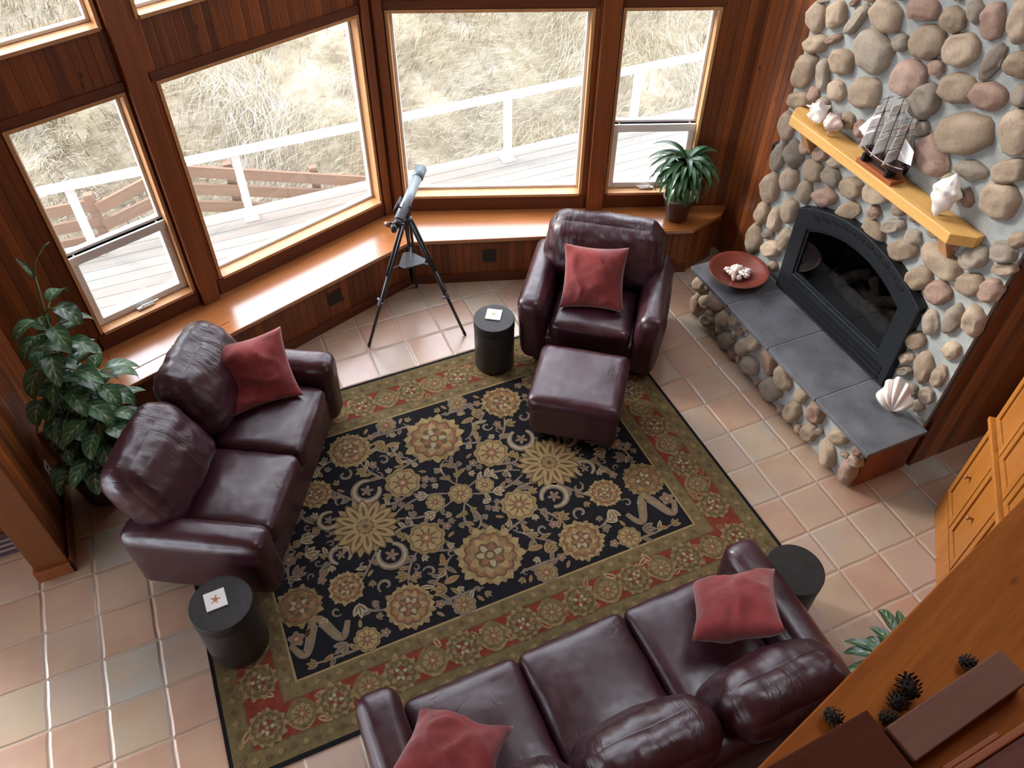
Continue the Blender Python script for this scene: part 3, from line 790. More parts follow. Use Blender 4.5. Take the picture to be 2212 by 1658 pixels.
# ------------------------------------------------------------------ bowl of shells and the fluted shell on the hearth
bowl = thing('shell_bowl', (3.575, 3.77, .457), 0, 'wide shallow red-brown bowl holding small shells on the hearth', 'bowl')
BOWLM = m_simple('red_lacquer', (.135,.026,.015), .34, .5, 0, .3, 9)
b = MB(); b.lathe([(.07,0), (.075,.006), (.14,.03), (.20,.058), (.222,.074), (.228,.080), (.222,.082), (.196,.068), (.13,.042), (.07,.018), (.0005,.014)], 48, cap1=False)
b.build('bowl_body', BOWLM, bowl, smooth=True)
rs = random.Random(3)
kinds = [(.075,.020,6,.5), (.06,.022,5,.35), (.085,.018,6,.2)]
descr = ['top of the heap', 'left edge of the heap', 'right edge of the heap', 'near rim side of the heap', 'far side of the heap towards the window']
for i in range(15):
    w = i*2.4; rr = .022*math.sqrt(i)
    L, r_, sp, sh = kinds[i % 3]
    o = put_shell('small_seashell', (3.575+rr*math.cos(w), 3.77+rr*math.sin(w), .457+.02+.30*rr*rr*4+(.022 if i < 6 else .004)), L, r_, sp, sh, (rs.uniform(-.6, .6), rs.uniform(-.4, .4), rs.uniform(0, 6.28)), SHELLW if i % 4 else SHELLP, 'small pale seashell in the heap inside the red-brown bowl on the hearth', 'seashells in the hearth bowl')
b = MB()
def clam(u, v, th=0):
    a = (-1+2*u)*R(72)
    fold = math.cos((-1+2*u)*PI*4.5)
    r = (.02+.98*v)*(1+.07*fold*v)*1.06
    y = math.sin(a)*r*.105; z = .01+(1-math.cos(a)*0)*0 + math.cos(a)*r*.24
    x = -.085*math.sin(PI*min(1, v*.85))*(.35+.65*math.cos(a)) - .022*fold*v**.8
    return (x, y, z)
b.grid(clam, 72, 18)
Mx = Euler((R(-12), R(16), R(30))).to_matrix().to_4x4()
v_ = [Mx @ Vector(p) for p in b.v]; mz = min(p.z for p in v_)
b.v = [tuple(p-Vector((0,0,mz-.003))) for p in v_]
o = setp(b.build('fluted_shell', SHELLW, None, (3.72, 2.215, .457), smooth=True), 'large white fluted clam shell standing at right end of the slate hearth', 'seashell')
sm = o.modifiers.new('s', 'SOLIDIFY'); sm.thickness = .006

# ------------------------------------------------------------------ leather seating
def cush(name, c, size, r, bulge, par, mat=LEATHER2, nz=(.006, 9, 0), M=None, fn=None, n=16, pw=2):
    b = MB(); b.puff(c, size, r, bulge, n, 0, nz, M, fn, pw)
    return b.build(name, mat, par, smooth=True)
FOOT = m_simple('dark_foot', (.02,.012,.008), .5, .4)
def tilt(c, deg): return Matrix.Translation(c) @ Matrix.Rotation(R(deg), 4, 'X')
def seating(name, loc, rz, label, cat, W, D, ns, aw, armz, seatz, backz, backw_extra=.05, armflare=.0, seed=0, backoff=.225, lean=14):
    t = thing(name, loc, rz, label, cat)
    cush('frame', (0, .0, .175), (W-aw*1.2, D-.10, .25), .04, (0,0,0), t, LEATHER, (.002, 5, seed))
    cush('back_frame', (0, -D/2+.10, .38), (W-2*aw+.06, .20, .64), .07, (0,.02,.0), t, LEATHER, (.004, 5, seed))
    inner = W-2*aw
    for sx in (-1, 1):
        def fn(o, p, sx=sx):
            o.x += sx*armflare*(p[2]+1)*.5
            o.z += -.03*(1-p[1])*.5 if p[2] > 0 else 0
            return o
        a = cush('arm', (sx*(W/2-aw/2), .015, armz/2+.03), (aw, D-.03, armz-.06), .075, (.012,0,.012), t, LEATHER2, (.004, 6, seed+sx), fn=fn)
        b = MB(); z_ = armz+.006
        pts = [(sx*(W/2-aw/2)+aw*.52*math.cos(w), -.05, armz/2+.03+(armz-.06)/2*1.0*math.sin(w)-.0) for w in []]
    sw = inner/ns
    for i in range(ns):
        cx = -inner/2+sw*(i+.5)
        cush('seat_cushion', (cx, .11, seatz-.10), (sw-.006, D-.30, .20), .05, (0,.012,.028), t, LEATHER2, (.006, 7, seed+i*3))
    bw = (inner+2*backw_extra)/ns
    for i in range(ns):
        cx = -(inner+2*backw_extra)/2+bw*(i+.5)
        h = backz-seatz+.06
        def fn2(o, p):
            o.y -= .02*(p[2]+1)
            k = max(0, p[2])
            tp = min(1, max(0, (p[2]+.15)*1.3))*(1-abs(p[0])**4)
            g = noise.noise(Vector((o.x*17+i*9, o.z*2.5+o.y*3, seed+i*3.3)))
            g = (1-abs(g)*2.2) if g < .45 else 0
            a_ = -.030*tp*max(0, g)**3*(.4+.6*abs(noise.noise(Vector((o.x*4, seed, i)))))
            o.y *= 1+a_*1.6; o.z *= 1+a_
            o.x *= 1-.05*k
            return o
        cush('back_cushion', (0,0,0), (bw-.002, .27, h), .134, (.0,.05,.02), t, LEATHER3, (.010, 7, seed+i*5+2), tilt((cx, -D/2+backoff, seatz+h/2-.04), lean), fn2, 44)
    for sx in (-1, 1):
        for sy in (-1, 1):
            b = MB(); b.box(sx*(W/2-.12)-.03, sx*(W/2-.12)+.03, sy*(D/2-.12)-.03, sy*(D/2-.12)+.03, 0, .06)
            b.build('foot', FOOT, t)
    return t
seating('leather_sofa', (1.10, 1.25, 0), 0, 'three-seat burgundy leather sofa seen from behind at bottom of the rug', 'sofa', 2.28, .96, 3, .215, .645, .455, .90, .09, 0, 0, .20)
seating('leather_loveseat', (-.247, 3.595, .0165), R(-120.3), 'two-seat burgundy leather loveseat at left beside the leafy floor plant', 'sofa', 1.55, .87, 2, .20, .60, .46, .93, .125, .02, 20, .175, 21)
seating('leather_armchair', (2.51, 4.04, .0165), R(143.9), 'burgundy leather armchair facing the rug in front of the window bench', 'armchair', 1.0, .90, 1, .20, .62, .43, .90, .155, .04, 40)
ot = thing('leather_ottoman', (2.0, 3.32, .0165), R(143.9), 'square burgundy leather ottoman in front of the armchair', 'ottoman')
cush('base', (0,0,.19), (.60,.54,.26), .04, (0,0,0), ot, LEATHER, (.003, 6, 3))
cush('cushion', (0,0,.355), (.635,.58,.14), .055, (.0,.0,.018), ot, LEATHER2, (.005, 8, 9))
for sx in (-1, 1):
    for sy in (-1, 1):
        b = MB(); b.box(sx*.24-.025, sx*.24+.025, sy*.21-.025, sy*.21+.025, 0, .065); b.build('foot', FOOT, ot)

def pillow(name, c, xa, ya, size, th, seed, label):
    xa = Vector(xa).normalized(); ya = Vector(ya); ya = (ya-xa*ya.dot(xa)).normalized(); za = xa.cross(ya)
    if za.z < 0 and False: za = -za
    M_ = Matrix.Identity(4)
    for i in range(3): M_[i][0] = xa[i]; M_[i][1] = ya[i]; M_[i][2] = za[i]
    n = 26
    off = Vector((seed*7.3, seed*3.1, seed))
    b = MB()
    for sg in (1, -1):
        def fn(u, v):
            p, q = -1+2*u, -1+2*v
            x = p*size/2*(1-.07*(1-abs(p)**2)*0-.06*(1-q*q)*0)
            edge = (1-abs(p)**3)*(1-abs(q)**3)
            x = p*size/2*(1-.10*(1-q*q)*abs(p)); y = q*size/2*(1-.10*(1-p*p)*abs(q))
            z = sg*th/2*max(0, edge)**.55
            w = Vector((x, y, sg*.3))
            fo_ = 1-abs(noise.noise(Vector((x*5+y*2, y*5-x*2, sg))+off))*2
            z += edge**.5*(.036*noise.noise(w*5+off)+.013*noise.noise(w*11+off*2)+.022*sg*fo_**3)+.06*noise.noise(Vector((x, y, 0))*4+off)
            return (x, y, z)
        m0 = len(b.f)
        b.grid(fn, n, n)
        if sg < 0: b.f[m0:] = [f[::-1] for f in b.f[m0:]]
    o = b.build(name, PILLOW, None, c, smooth=True)
    o.rotation_euler = M_.to_euler()
    bpy_weld = o.modifiers.new('w', 'WELD'); bpy_weld.merge_threshold = .002
    return setp(o, label, 'pillow')
pillow('throw_pillow', (-.01, 3.985, .675), (1,.03,0), (0,.72,.69), .47, .17, 1, 'dark red throw pillow upright on the loveseat')
pillow('throw_pillow', (2.435, 3.99, .655), (.865,-.505,0), (.30,.55,.78), .47, .16, 2, 'brick red suede throw pillow leaning on the armchair back')
pillow('throw_pillow', (1.86, 1.375, .695), (.81,-.41,.36), (.58,.72,-.30), .44, .17, 3, 'red throw pillow at right end of the three-seat sofa')
pillow('throw_pillow', (.30, 1.28, .66), (.79,-.61,.05), (.5,.62,-.30), .46, .17, 4, 'red throw pillow at left end of the three-seat sofa')

# ------------------------------------------------------------------ drum tables and coasters
def drum(x, y, r, label):
    t = thing('drum_table', (x, y, .0165 if x < 2.3 else 0), 0, label, 'side table', 'round black drum side tables')
    b = MB(); b.lathe([(r*.97,0), (r,.01), (r,.36), (r*.985,.365), (r*.985,.372)], 48)
    b.build('drum_body', BLACKW, t, smooth=False, bevel=.003)
    b = MB(); b.lathe([(r*1.01,.372), (r*1.015,.38), (r*1.015,.443), (r*1.0,.45)], 48)
    b.build('lid', m_simple('drum_lid', (.016,.014,.013), .5, .3, 0, .3, 20, .2, 90), t, bevel=.003)
    for o in t.children:
        for p in o.data.polygons: p.use_smooth = len(p.vertices) == 4
    return t
drum(1.68, 4.07, .148, 'black drum side table beside the armchair, near the telescope')
drum(-.535, 2.565, .165, 'black drum side table at the near end of the loveseat')
dc = drum(2.415, 1.515, .160, 'dark drum side table half hidden behind the sofa right arm')
del dc['group']
COAST = m_simple('white_ceramic', (.62,.60,.56), .35, .5, 0, .05)
CRED = m_simple('coaster_motif', (.42,.13,.08), .5, .4, 0, .3)
CGRN = m_simple('coaster_motif_green', (.25,.33,.16), .5, .4, 0, .3)
def coaster(x, y, rz, label, mm):
    b = MB(); b.box(-.055,.055,-.055,.055,0,.008)
    b.prism([(.014*math.cos(2*PI*i/12)*(1+.3*math.cos(5*2*PI*i/12)), .016*math.sin(2*PI*i/12)) for i in range(12)], .008, .0084, 1)
    for k_ in range(5): b.prism([(.022*math.cos(k_*1.257)+.005*math.cos(2*PI*i/8), .022*math.sin(k_*1.257)+.005*math.sin(2*PI*i/8)) for i in range(8)], .008, .0083, 1)
    return setp(b.build('coaster', [COAST, mm], None, (x, y, .4672), (0,0,rz)), label, 'coaster')
coaster(1.69, 4.10, R(-33), 'square white coaster on the drum table beside the armchair', CGRN)
coaster(-.555, 2.59, R(2), 'square white coaster with red motif on the drum table by the loveseat', CRED)

# ------------------------------------------------------------------ telescope
tel = thing('telescope', (1.29, 4.74, 0), 0, 'grey refractor telescope on black tripod before the window bench', 'telescope')
TUBE = m_simple('telescope_grey_blue', (.26,.30,.33), .35, .5, .1, .05)
def tl(p): return Vector((p[0]-1.29, p[1]-4.74, p[2]))
hub = (1.29, 4.74, .99)
for q, fpt in enumerate([(.85,4.63,0), (1.59,4.45,0), (1.43,5.16,0)]):
    a, c = tl(hub), tl(fpt); d = (c-a).normalized()
    a = a + Vector((d.x, d.y, 0)).normalized()*.03
    m_ = a.lerp(c, .62)
    sd = d.cross(Vector((0,0,1))).normalized()
    b = MB()
    for sgn in (-1, 1): b.tube([a+sd*.018*sgn, m_+sd*.014*sgn], .011, 8)
    b.tube([a.lerp(c, .42), c-d*.02], [.013,.011], 8)
    lg = b.build('leg', BLACKM, tel, smooth=True)
    b = MB(); b.tube([c-d*.03, c+Vector((0,0,.004))], [.014,.010], 8); b.build('rubber_foot', BLACKW, lg)
    b = MB(); b.tube([m_-sd*.03, m_+sd*.045], .010, 8); b.tube([m_-d*.02, m_+d*.03], .021, 8); b.build('leg_clamp', m_simple('grey_plastic', (.10,.10,.11), .4, .5), lg)
b = MB(); tz = .62
b.prism([(.11*math.cos(PI/2+i*2*PI/3+k_), .11*math.sin(PI/2+i*2*PI/3+k_)) for i in range(3) for k_ in (-.25, .25)], tz, tz+.012)
for q, fpt in enumerate([(.85,4.63,0), (1.59,4.45,0), (1.43,5.16,0)]):
    c = tl(fpt); b.tube([(0,0,tz+.006), (c.x*.37, c.y*.37, tz+.006)], .008, 6)
b.build('accessory_tray', BLACKM, tel, bevel=.002)
b = MB(); b.lathe([(.035,.96), (.04,.98), (.04,1.01), (.022,1.02), (.022,1.06)], 16); b.box(-.03, -.022, -.02, .02, 1.03, 1.13); b.box(.022, .03, -.02, .02, 1.03, 1.13); b.tube([(-.045,0,1.115), (.05,0,1.115)], .012, 10)
b.tube([(0,0,.98), (.02,-.02,.80)], [.010,.006], 8)
b.build('mount', BLACKM, tel, (0,0,0), (0,0,R(-52)), bevel=.002)
P0_, P1_ = tl((1.20,4.625,1.085)), tl((1.52,5.035,1.185))
d = (P1_-P0_).normalized()
b = MB(); b.tube([P0_, P0_.lerp(P1_, .8)], .035, 20)
b.build('tube', TUBE, tel, smooth=False)
b = MB(); b.tube([P0_.lerp(P1_, .8), P0_.lerp(P1_, .82), P1_], [.036,.041,.041], 20); dh = b.build('dew_shield', m_simple('dew_shield_grey', (.13,.17,.19), .4, .5), tel)
b = MB(); b.tube([P1_-d*.002, P1_+d*.001], [.030,.030], 20); b.build('objective_lens', m_simple('lens', (.02,.03,.05), .08, .8), dh)
sd = d.cross(Vector((0,0,1))).normalized(); up_ = sd.cross(d)
b = MB(); b.tube([P0_, P0_-d*.05], [.031,.026], 16); b.tube([P0_-d*.05, P0_-d*.10], .016, 12); b.tube([P0_-d*.10, P0_-d*.10+up_*.05], [.019,.017], 12); b.tube([P0_-d*.03-sd*.05, P0_-d*.03+sd*.05], .008, 8)
b.build('focuser', BLACKM, tel, smooth=True)
b = MB(); b.tube([P0_+d*.02+up_*.06-sd*.03, P0_+d*.16+up_*.06-sd*.03], .011, 10); b.tube([P0_+d*.09+up_*.02, P0_+d*.09+up_*.055-sd*.03], .006, 6)
b.build('finder_scope', BLACKM, tel, smooth=True)
b = MB(); b.tube([P0_-d*.04-sd*.05-up_*.01, P0_-d*.04-sd*.09-up_*.01], [.022,.018], 10)
b.build('eyepiece_diagonal', m_simple('copper_brown', (.22,.11,.09), .35, .5, .4), tel, smooth=True)
for o in tel.children:
    if o.name.startswith('tube') or o.name.startswith('dew'):
        for p in o.data.polygons: p.use_smooth = len(p.vertices) == 4

# ------------------------------------------------------------------ plants
LEAFV = m_leaf('variegated_leaf', (.014,.050,.024), (.045,.125,.050), (.36,.46,.27), .9)
LEAFD = m_leaf('dark_strap_leaf', (.014,.055,.026), (.055,.14,.055), (.16,.28,.10), .45)
STEM = m_simple('green_stem', (.10,.13,.04), .5, .4)
SOIL = m_simple('potting_soil', (.03,.02,.013), .95, .1, 0, .4, 40, .6, 90)
def leaf(b, base, yaw, pitch, L, W, droop, rnd, point=.75, nv=10, fold=.25, wav=.0):
    """one leaf blade: a curved strip with a folded midrib"""
    dirx = Vector((math.cos(yaw), math.sin(yaw), 0)); side = Vector((-math.sin(yaw), math.cos(yaw), 0))
    pts = [Vector(base)]; ang = pitch; st = L/nv
    angs = [ang]
    for i in range(nv):
        pts.append(pts[-1]+(dirx*math.cos(ang)+Vector((0,0,1))*math.sin(ang))*st)
        ang -= droop/nv; angs.append(ang)
    tw = rnd.uniform(-.35, .35); cr = rnd.random()
    def fn(u, v):
        i = min(nv, int(round(v*nv))); p = pts[i]
        w = W*.5*(math.sin(PI*min(1, v**point))**.75+.02)*(1 if v < .999 else .02)
        s = -1+2*u
        up = Vector((0,0,1))*math.cos(angs[i])-dirx*math.sin(angs[i])
        sd = side*math.cos(tw*v)+up*math.sin(tw*v)
        return p+sd*(s*w)+up*(abs(s)*w*fold+wav*math.sin(v*14+s*2)*w*.25)
    b.grid(fn, 4, nv, 0, attr=lambda u, v: (u, v, cr))
def pot(b, r0, r1, h, ribs=0):
    n = 40; prof = [(r0*.9,0), (r0,.01), (r1*.97,h*.86), (r1*1.05,h*.87), (r1*1.06,h), (r1*.97,h), (r1*.93,h*.9)]
    b.lathe(prof, n, cap1=False)
    if ribs: b.v = [((x*(1+.02*math.cos(ribs*math.atan2(y, x))), y*(1+.02*math.cos(ribs*math.atan2(y, x))), z)) for x, y, z in b.v]
# large floor plant
rnd = random.Random(11)
fp = thing('floor_plant', (-1.13, 3.98, 0), 0, 'tall leafy variegated floor plant behind the loveseat by the left wall', 'plant')
b = MB(); pot(b, .13, .17, .30); b.build('pot', m_simple('dark_pot', (.03,.018,.013), .5, .4), fp, smooth=True)
b = MB(); b.lathe([(.155,.262), (.0005,.268)], 24, cap0=False, cap1=False); b.build('soil', SOIL, fp)
stems = [[(0,0,.26), (.03,.10,.62), (.07,.20,1.0), (.14,.36,1.50)], [(.04,-.03,.26), (.14,.10,.55), (.24,.20,.88)], [(-.04,.04,.26), (-.07,.13,.60), (-.04,.26,.95)], [(.02,-.05,.26), (.12,-.06,.5), (.20,-.02,.72)]]
sm_ = MB(); fo = MB()
def along(path, t):
    k = t*(len(path)-1); i = min(len(path)-2, int(k)); return Vector(path[i]).lerp(Vector(path[i+1]), k-i)
for si, st in enumerate(stems):
    sm_.tube([along(st, i/14) for i in range(15)], [.015-.008*i/14 for i in range(15)], 8)
    nl = [48, 32, 30, 26][si]
    for i in range(nl):
        t_ = .12+.80*(i/(nl-1)) if si else .18+.68*(i/(nl-1))
        p = along(st, t_); yaw = i*2.4+si*.9+rnd.uniform(-.3, .3)
        pe = .06+.10*rnd.random()*(1.1-t_*.5); pt = rnd.uniform(.25, .8)
        q = p+Vector((math.cos(yaw)*math.cos(pt), math.sin(yaw)*math.cos(pt), math.sin(pt)))*pe
        if q.x+fp.location.x < -1.33: q.x = -1.33-fp.location.x
        if (q.x+math.cos(yaw)*.28)+fp.location.x < -1.37: yaw = PI-yaw if math.cos(yaw) < 0 else yaw
        sm_.tube([p, p.lerp(q, .5)+Vector((0,0,.012)), q], .0045, 6)
        leaf(fo, q, yaw, rnd.uniform(.05, .55), rnd.uniform(.20, .275)*(1-.12*t_), rnd.uniform(.088, .122), rnd.uniform(1.0, 2.0), rnd, .72, 10, .22, .12)
# spiky new shoot at the tip
tip = Vector((.14,.36,1.50))
sm_.tube([tip, tip+Vector((.03,.02,.08)), tip+Vector((.09,.05,.13))], [.006,.004,.002], 6)
leaf(fo, tip+Vector((0,0,-.02)), 2.2, 1.2, .16, .035, .9, rnd)
leaf(fo, tip+Vector((.09,.05,.13)), .6, .5, .06, .02, .6, rnd)
sm_.build('stem', STEM, fp, smooth=True)
fo.build('foliage', LEAFV, fp, smooth=True, attr=True)
# small plant on the bench
sp = thing('potted_plant', (3.56, 4.63, .4545), 0, 'bushy potted plant with long arching leaves at right end of the window bench', 'plant')
b = MB(); pot(b, .084, .125, .215, 20); b.build('pot', m_simple('brown_ceramic', (.075,.026,.018), .35, .5, 0, .3), sp, smooth=True)
b = MB(); b.lathe([(.112,.192), (.0005,.198)], 24, cap0=False, cap1=False); b.build('soil', m_simple('moss', (.06,.08,.03), .95, .1, 0, .4, 40, .6, 90), sp)
rnd = random.Random(4); fo = MB(); sm_ = MB()
for i in range(72):
    yaw = i*2.4; t_ = i/71
    base = Vector((.03*math.cos(yaw)*t_, .03*math.sin(yaw)*t_, .37+.15*(1-t_)))
    L = rnd.uniform(.27, .37); pi_ = 1.25-.65*t_+rnd.uniform(-.1, .1)
    # keep the blades on the room side of the glass
    wx, wy = 3.56+math.cos(yaw)*L*.7, 4.63+math.sin(yaw)*L*.7
    if wy > wr(wx)-.03 or wx > 4.02: L *= .58
    leaf(fo, base, yaw, pi_, L, rnd.uniform(.050, .072), rnd.uniform(1.8, 3.0), rnd, .6, 12, .35)
sm_.tube([(0,0,.17), (.005,0,.52)], [.016,.010], 8)
sm_.build('stem', STEM, sp, smooth=True)
fo.build('foliage', LEAFD, sp, smooth=True, attr=True)
# floor plant half hidden by the ledge
gp = thing('floor_plant', (2.66, .86, 0), 0, 'green leafy plant peeking out between the three-seat sofa and the pine ledge', 'plant')
b = MB(); pot(b, .11, .145, .26); b.build('pot', m_simple('terracotta_pot', (.22,.09,.05), .7, .3), gp, smooth=True)
b = MB(); b.lathe([(.13,.228), (.0005,.232)], 24, cap0=False, cap1=False); b.build('soil', SOIL, gp)
rnd = random.Random(9); fo = MB(); sm_ = MB()
for i in range(20):
    yaw = i*2.4; p = Vector((.02*math.cos(yaw), .02*math.sin(yaw), .23)); pt = rnd.uniform(.5, 1.2)
    q = p+Vector((math.cos(yaw)*math.cos(pt), math.sin(yaw)*math.cos(pt), math.sin(pt)))*rnd.uniform(.10, .22)
    if q.x < -.15: continue
    sm_.tube([p, q], .004, 6)
    leaf(fo, q, yaw, rnd.uniform(.0, .5), rnd.uniform(.18, .24), rnd.uniform(.06, .08), rnd.uniform(.8, 1.6), rnd, .7, 8)
sm_.build('stem', STEM, gp, smooth=True); fo.build('foliage', LEAFV, gp, smooth=True, attr=True)

# ------------------------------------------------------------------ pine cabinet at right
cang = math.atan2(.735, .678)
cab = thing('pine_cabinet', (3.41, 1.26, 0), cang, 'tall honey pine cabinet with panelled doors standing at an angle right of the hearth', 'cabinet')
U0, U1, CD, CHT = -.66, .585, .50, 2.15
b = MB(); b.box(U0, U1, -CD, -.022, .19, CHT); b.build('body', W_CAB, cab, bevel=.004)
b = MB(); b.box(U0-.0, U1+.0, -CD, .0, 0, .19); b.build('plinth', W_CAB, cab, bevel=.006)
b = MB(); b.box(U0-.02, U1+.02, -CD, .025, .865, .895); b.build('waist_moulding', W_CAB, cab, bevel=.006)
b = MB(); b.box(U0-.03, U1+.03, -CD, .04, CHT, CHT+.06); b.build('cornice', W_CAB, cab, bevel=.01)
KNOB = m_simple('wood_knob', (.26,.10,.03), .35, .5)
def door(u0, u1, z0, z1, mid=None, knobu=None):
    b = MB(); k_ = .045
    b.box(u0, u0+k_, -.022, 0, z0, z1); b.box(u1-k_, u1, -.022, 0, z0, z1); b.box(u0+k_, u1-k_, -.022, 0, z0, z0+k_); b.box(u0+k_, u1-k_, -.022, 0, z1-k_, z1)
    if mid: b.box(u0+k_, u1-k_, -.022, 0, mid-k_/2, mid+k_/2)
    d = b.build('door', W_CAB, cab, bevel=.003)
    b = MB(); b.box(u0+k_+.003, u1-k_-.003, -.021, -.010, z0+k_+.003, z1-k_-.003); b.build('door_panel', W_CAB, d, bevel=.006)
    b = MB(); ku = knobu if knobu is not None else (u0+u1)/2; zk = (z0+z1)/2
    M_ = Matrix.Translation((ku, -.012, zk)) @ Matrix.Rotation(R(-90), 4, 'X')
    b.lathe([(.006,0), (.006,.022), (.014,.028), (.015,.036), (.008,.041)], 14, M=M_)
    b.build('knob', KNOB, d, smooth=True)
us = [-.655, -.345, -.035, .275, .58]
for i in range(4):
    door(us[i]+.006, us[i+1]-.006, .215, .855)
    door(us[i]+.006, us[i+1]-.006, .91, CHT-.02, 1.5, us[i+1]-.035 if i % 2 == 0 else us[i]+.035)

# ------------------------------------------------------------------ loft ledge and what lies on it
LZ = 2.75
la = math.atan2(.261, .965)
lx, ly = .67, .305
led = thing('loft_ledge', (lx, ly, LZ), la, 'broad knotty pine ledge across the lower right corner', 'ledge')
b = MB(); b.box(-.30, 1.75, -.62, 0, -.045, 0); b.build('ledge_top', W_LEDGE, led, bevel=.004)
b = MB(); b.box(-.30, 1.75, -.16, -.04, -LZ, -.045); w_ = b.build('wall_under_loft', W_RED, None, (lx, ly, LZ), (0,0,la)); setp(w_, kind='structure')
def plank(name, c4, z0, z1, mat, label, cat, rzs=None, bev=.003):
    cx = sum(p[0] for p in c4)/4; cy = sum(p[1] for p in c4)/4
    a = math.atan2(c4[1][1]-c4[0][1], c4[1][0]-c4[0][0])
    L = (Vector(c4[1])-Vector(c4[0])).length; W = abs((c4[3][0]-c4[0][0])*-math.sin(a)+(c4[3][1]-c4[0][1])*math.cos(a))
    b = MB(); b.box(-L/2, L/2, -W/2, W/2, 0, z1-z0)
    return setp(b.build(name, mat, None, (cx, cy, z0), (0,0,a), bevel=bev), label, cat)
P_DARK = m_wood('dark_red_plank', (.055,.015,.007), (.12,.032,.014), 'x', None, 'x', .3, .65, .08, 6)
P_WEATH = m_wood('weathered_plank', (.13,.062,.043), (.235,.125,.09), 'x', None, 'x', .6, .7, .08, 9)
P_LOW = m_wood('low_box_pine', (.22,.055,.014), (.34,.10,.025), 'x', None, 'x', .2, .45, .3, 6)
plank('wooden_block', [(.921-.40,.285), (.921,.302), (.921+.008,.302-.20), (.921-.39,.085)], LZ+.001, LZ+.05, P_DARK, 'dark red-brown wooden block on the ledge at bottom edge of the photo', 'block')
plank('weathered_plank', [(.930,.258), (1.262,.289), (1.268,.216), (.936,.184)], LZ+.001, LZ+.055, P_WEATH, 'weathered pinkish grey plank lying on the knotty pine ledge', 'plank')
lb = thing('shallow_box', (1.16, .03, LZ+.001), R(3), 'low reddish wooden box with pale rim in the bottom right corner', 'box')
b = MB(); b.box(-.17, .36, -.16, .11, 0, .034); b.build('box_body', m_wood('box_red', (.09,.02,.007), (.17,.04,.012), 'x', None, 'x', .1, .5, .3), lb, bevel=.003)
b = MB(); b.box(-.17, .36, .11, .126, 0, .042); b.box(-.17, -.02, .126, .138, 0, .040); b.build('rim', P_LOW, lb, bevel=.003)
CONE = m_simple('pine_cone_scales', (.022,.015,.011), .7, .3, 0, .5, 40)
def cone(x, y, s, yaw, label):
    b = MB()
    b.lathe([(.004*s,-.03*s), (.018*s,-.02*s), (.022*s,0), (.016*s,.025*s), (.003*s,.04*s)], 12)
    for i in range(46):
        t_ = i/45; z = (-.028+.066*t_)*s; r = (.022*math.sin(PI*(.12+.80*t_))+.004)*s; w = i*2.4
        c, sn = math.cos(w), math.sin(w)
        q = Vector((c*r, sn*r, z)); tg = Vector((-sn, c, 0))
        e = q+Vector((c*.011*s, sn*.011*s, .006*s))
        b.add([q-tg*.004*s, q+tg*.004*s, e+tg*.0055*s, e+Vector((c, sn, .3))*.003*s, e-tg*.0055*s, q+Vector((0,0,-.004*s)), e+Vector((0,0,-.004*s))],
              [(0,1,2,3,4), (0,5,1), (5,6,2,1), (0,4,6,5), (4,3,6), (3,2,6)])
    Mx = Euler((R(75), 0, yaw)).to_matrix()
    v = [Mx @ Vector(p) for p in b.v]; mz = min(p.z for p in v)
    b.v = [tuple(p-Vector((0,0,mz))) for p in v]
    setp(b.build('pine_cone', CONE, None, (x, y, LZ+.001)), label, 'pine cone', 'dark pine cones on the ledge')
cone(.862, .325, .55, .4, 'small dark pine cone beside the edge of the red-brown block on the ledge')
cone(.962, .277, .5, 1.2, 'dark pine cone between the red-brown block and the weathered plank')
cone(1.003, .293, .6, 2.0, 'dark pine cone at the left half of the weathered plank upper edge')
cone(1.043, .305, .72, 2.8, 'largest dark pine cone at the middle of the weathered plank upper edge')
cone(1.20, .302, .5, .9, 'lone dark pine cone near the right end of the weathered plank')

# ------------------------------------------------------------------ small things on the walls and floor
o = thing('outlet_plate', (-1.389, 4.04, .30), R(90), 'white outlet plate low on the dark left wall', 'outlet')
b = MB(); b.box(-.037,.037,-.006,-.0005,-.06,.06); b.build('cover_plate', VINYL, o, bevel=.003)
b = MB(); b.box(-.012,.012,-.008,-.006,.012,.038); b.box(-.012,.012,-.008,-.006,-.038,-.012); b.build('socket', BLACKM, o)
o = thing('wall_box', (4.049, 4.17, 1.22), 0, 'small black box on the wood wall at left side of the stone chimney', 'wall box')
b = MB(); b.box(-.06,0,-.035,.035,-.06,.06); b.build('case', BLACKM, o, bevel=.004)
b = MB(); b.box(-.063,-.06,-.028,.028,-.05,.05); b.build('grille', DARKV, o)
o = thing('entry_mat', (-2.19, 3.80, 0), R(0), 'dark purple-brown floor mat beyond the end of the left wall', 'mat')
b = MB(); b.box(-.58,.58,-.085,.085,.001,.018)
b.build('mat_body', m_cloth('mat_purple', (.06,.025,.03), None, .95, .3), o, bevel=.005)
b = MB()
for i in range(3): b.box(-.58,.58,-.06+.04*i,-.045+.04*i,.018,.0195)
b.build('mat_stripe', m_cloth('mat_stripe', (.30,.24,.24), None, .95, .2), o)

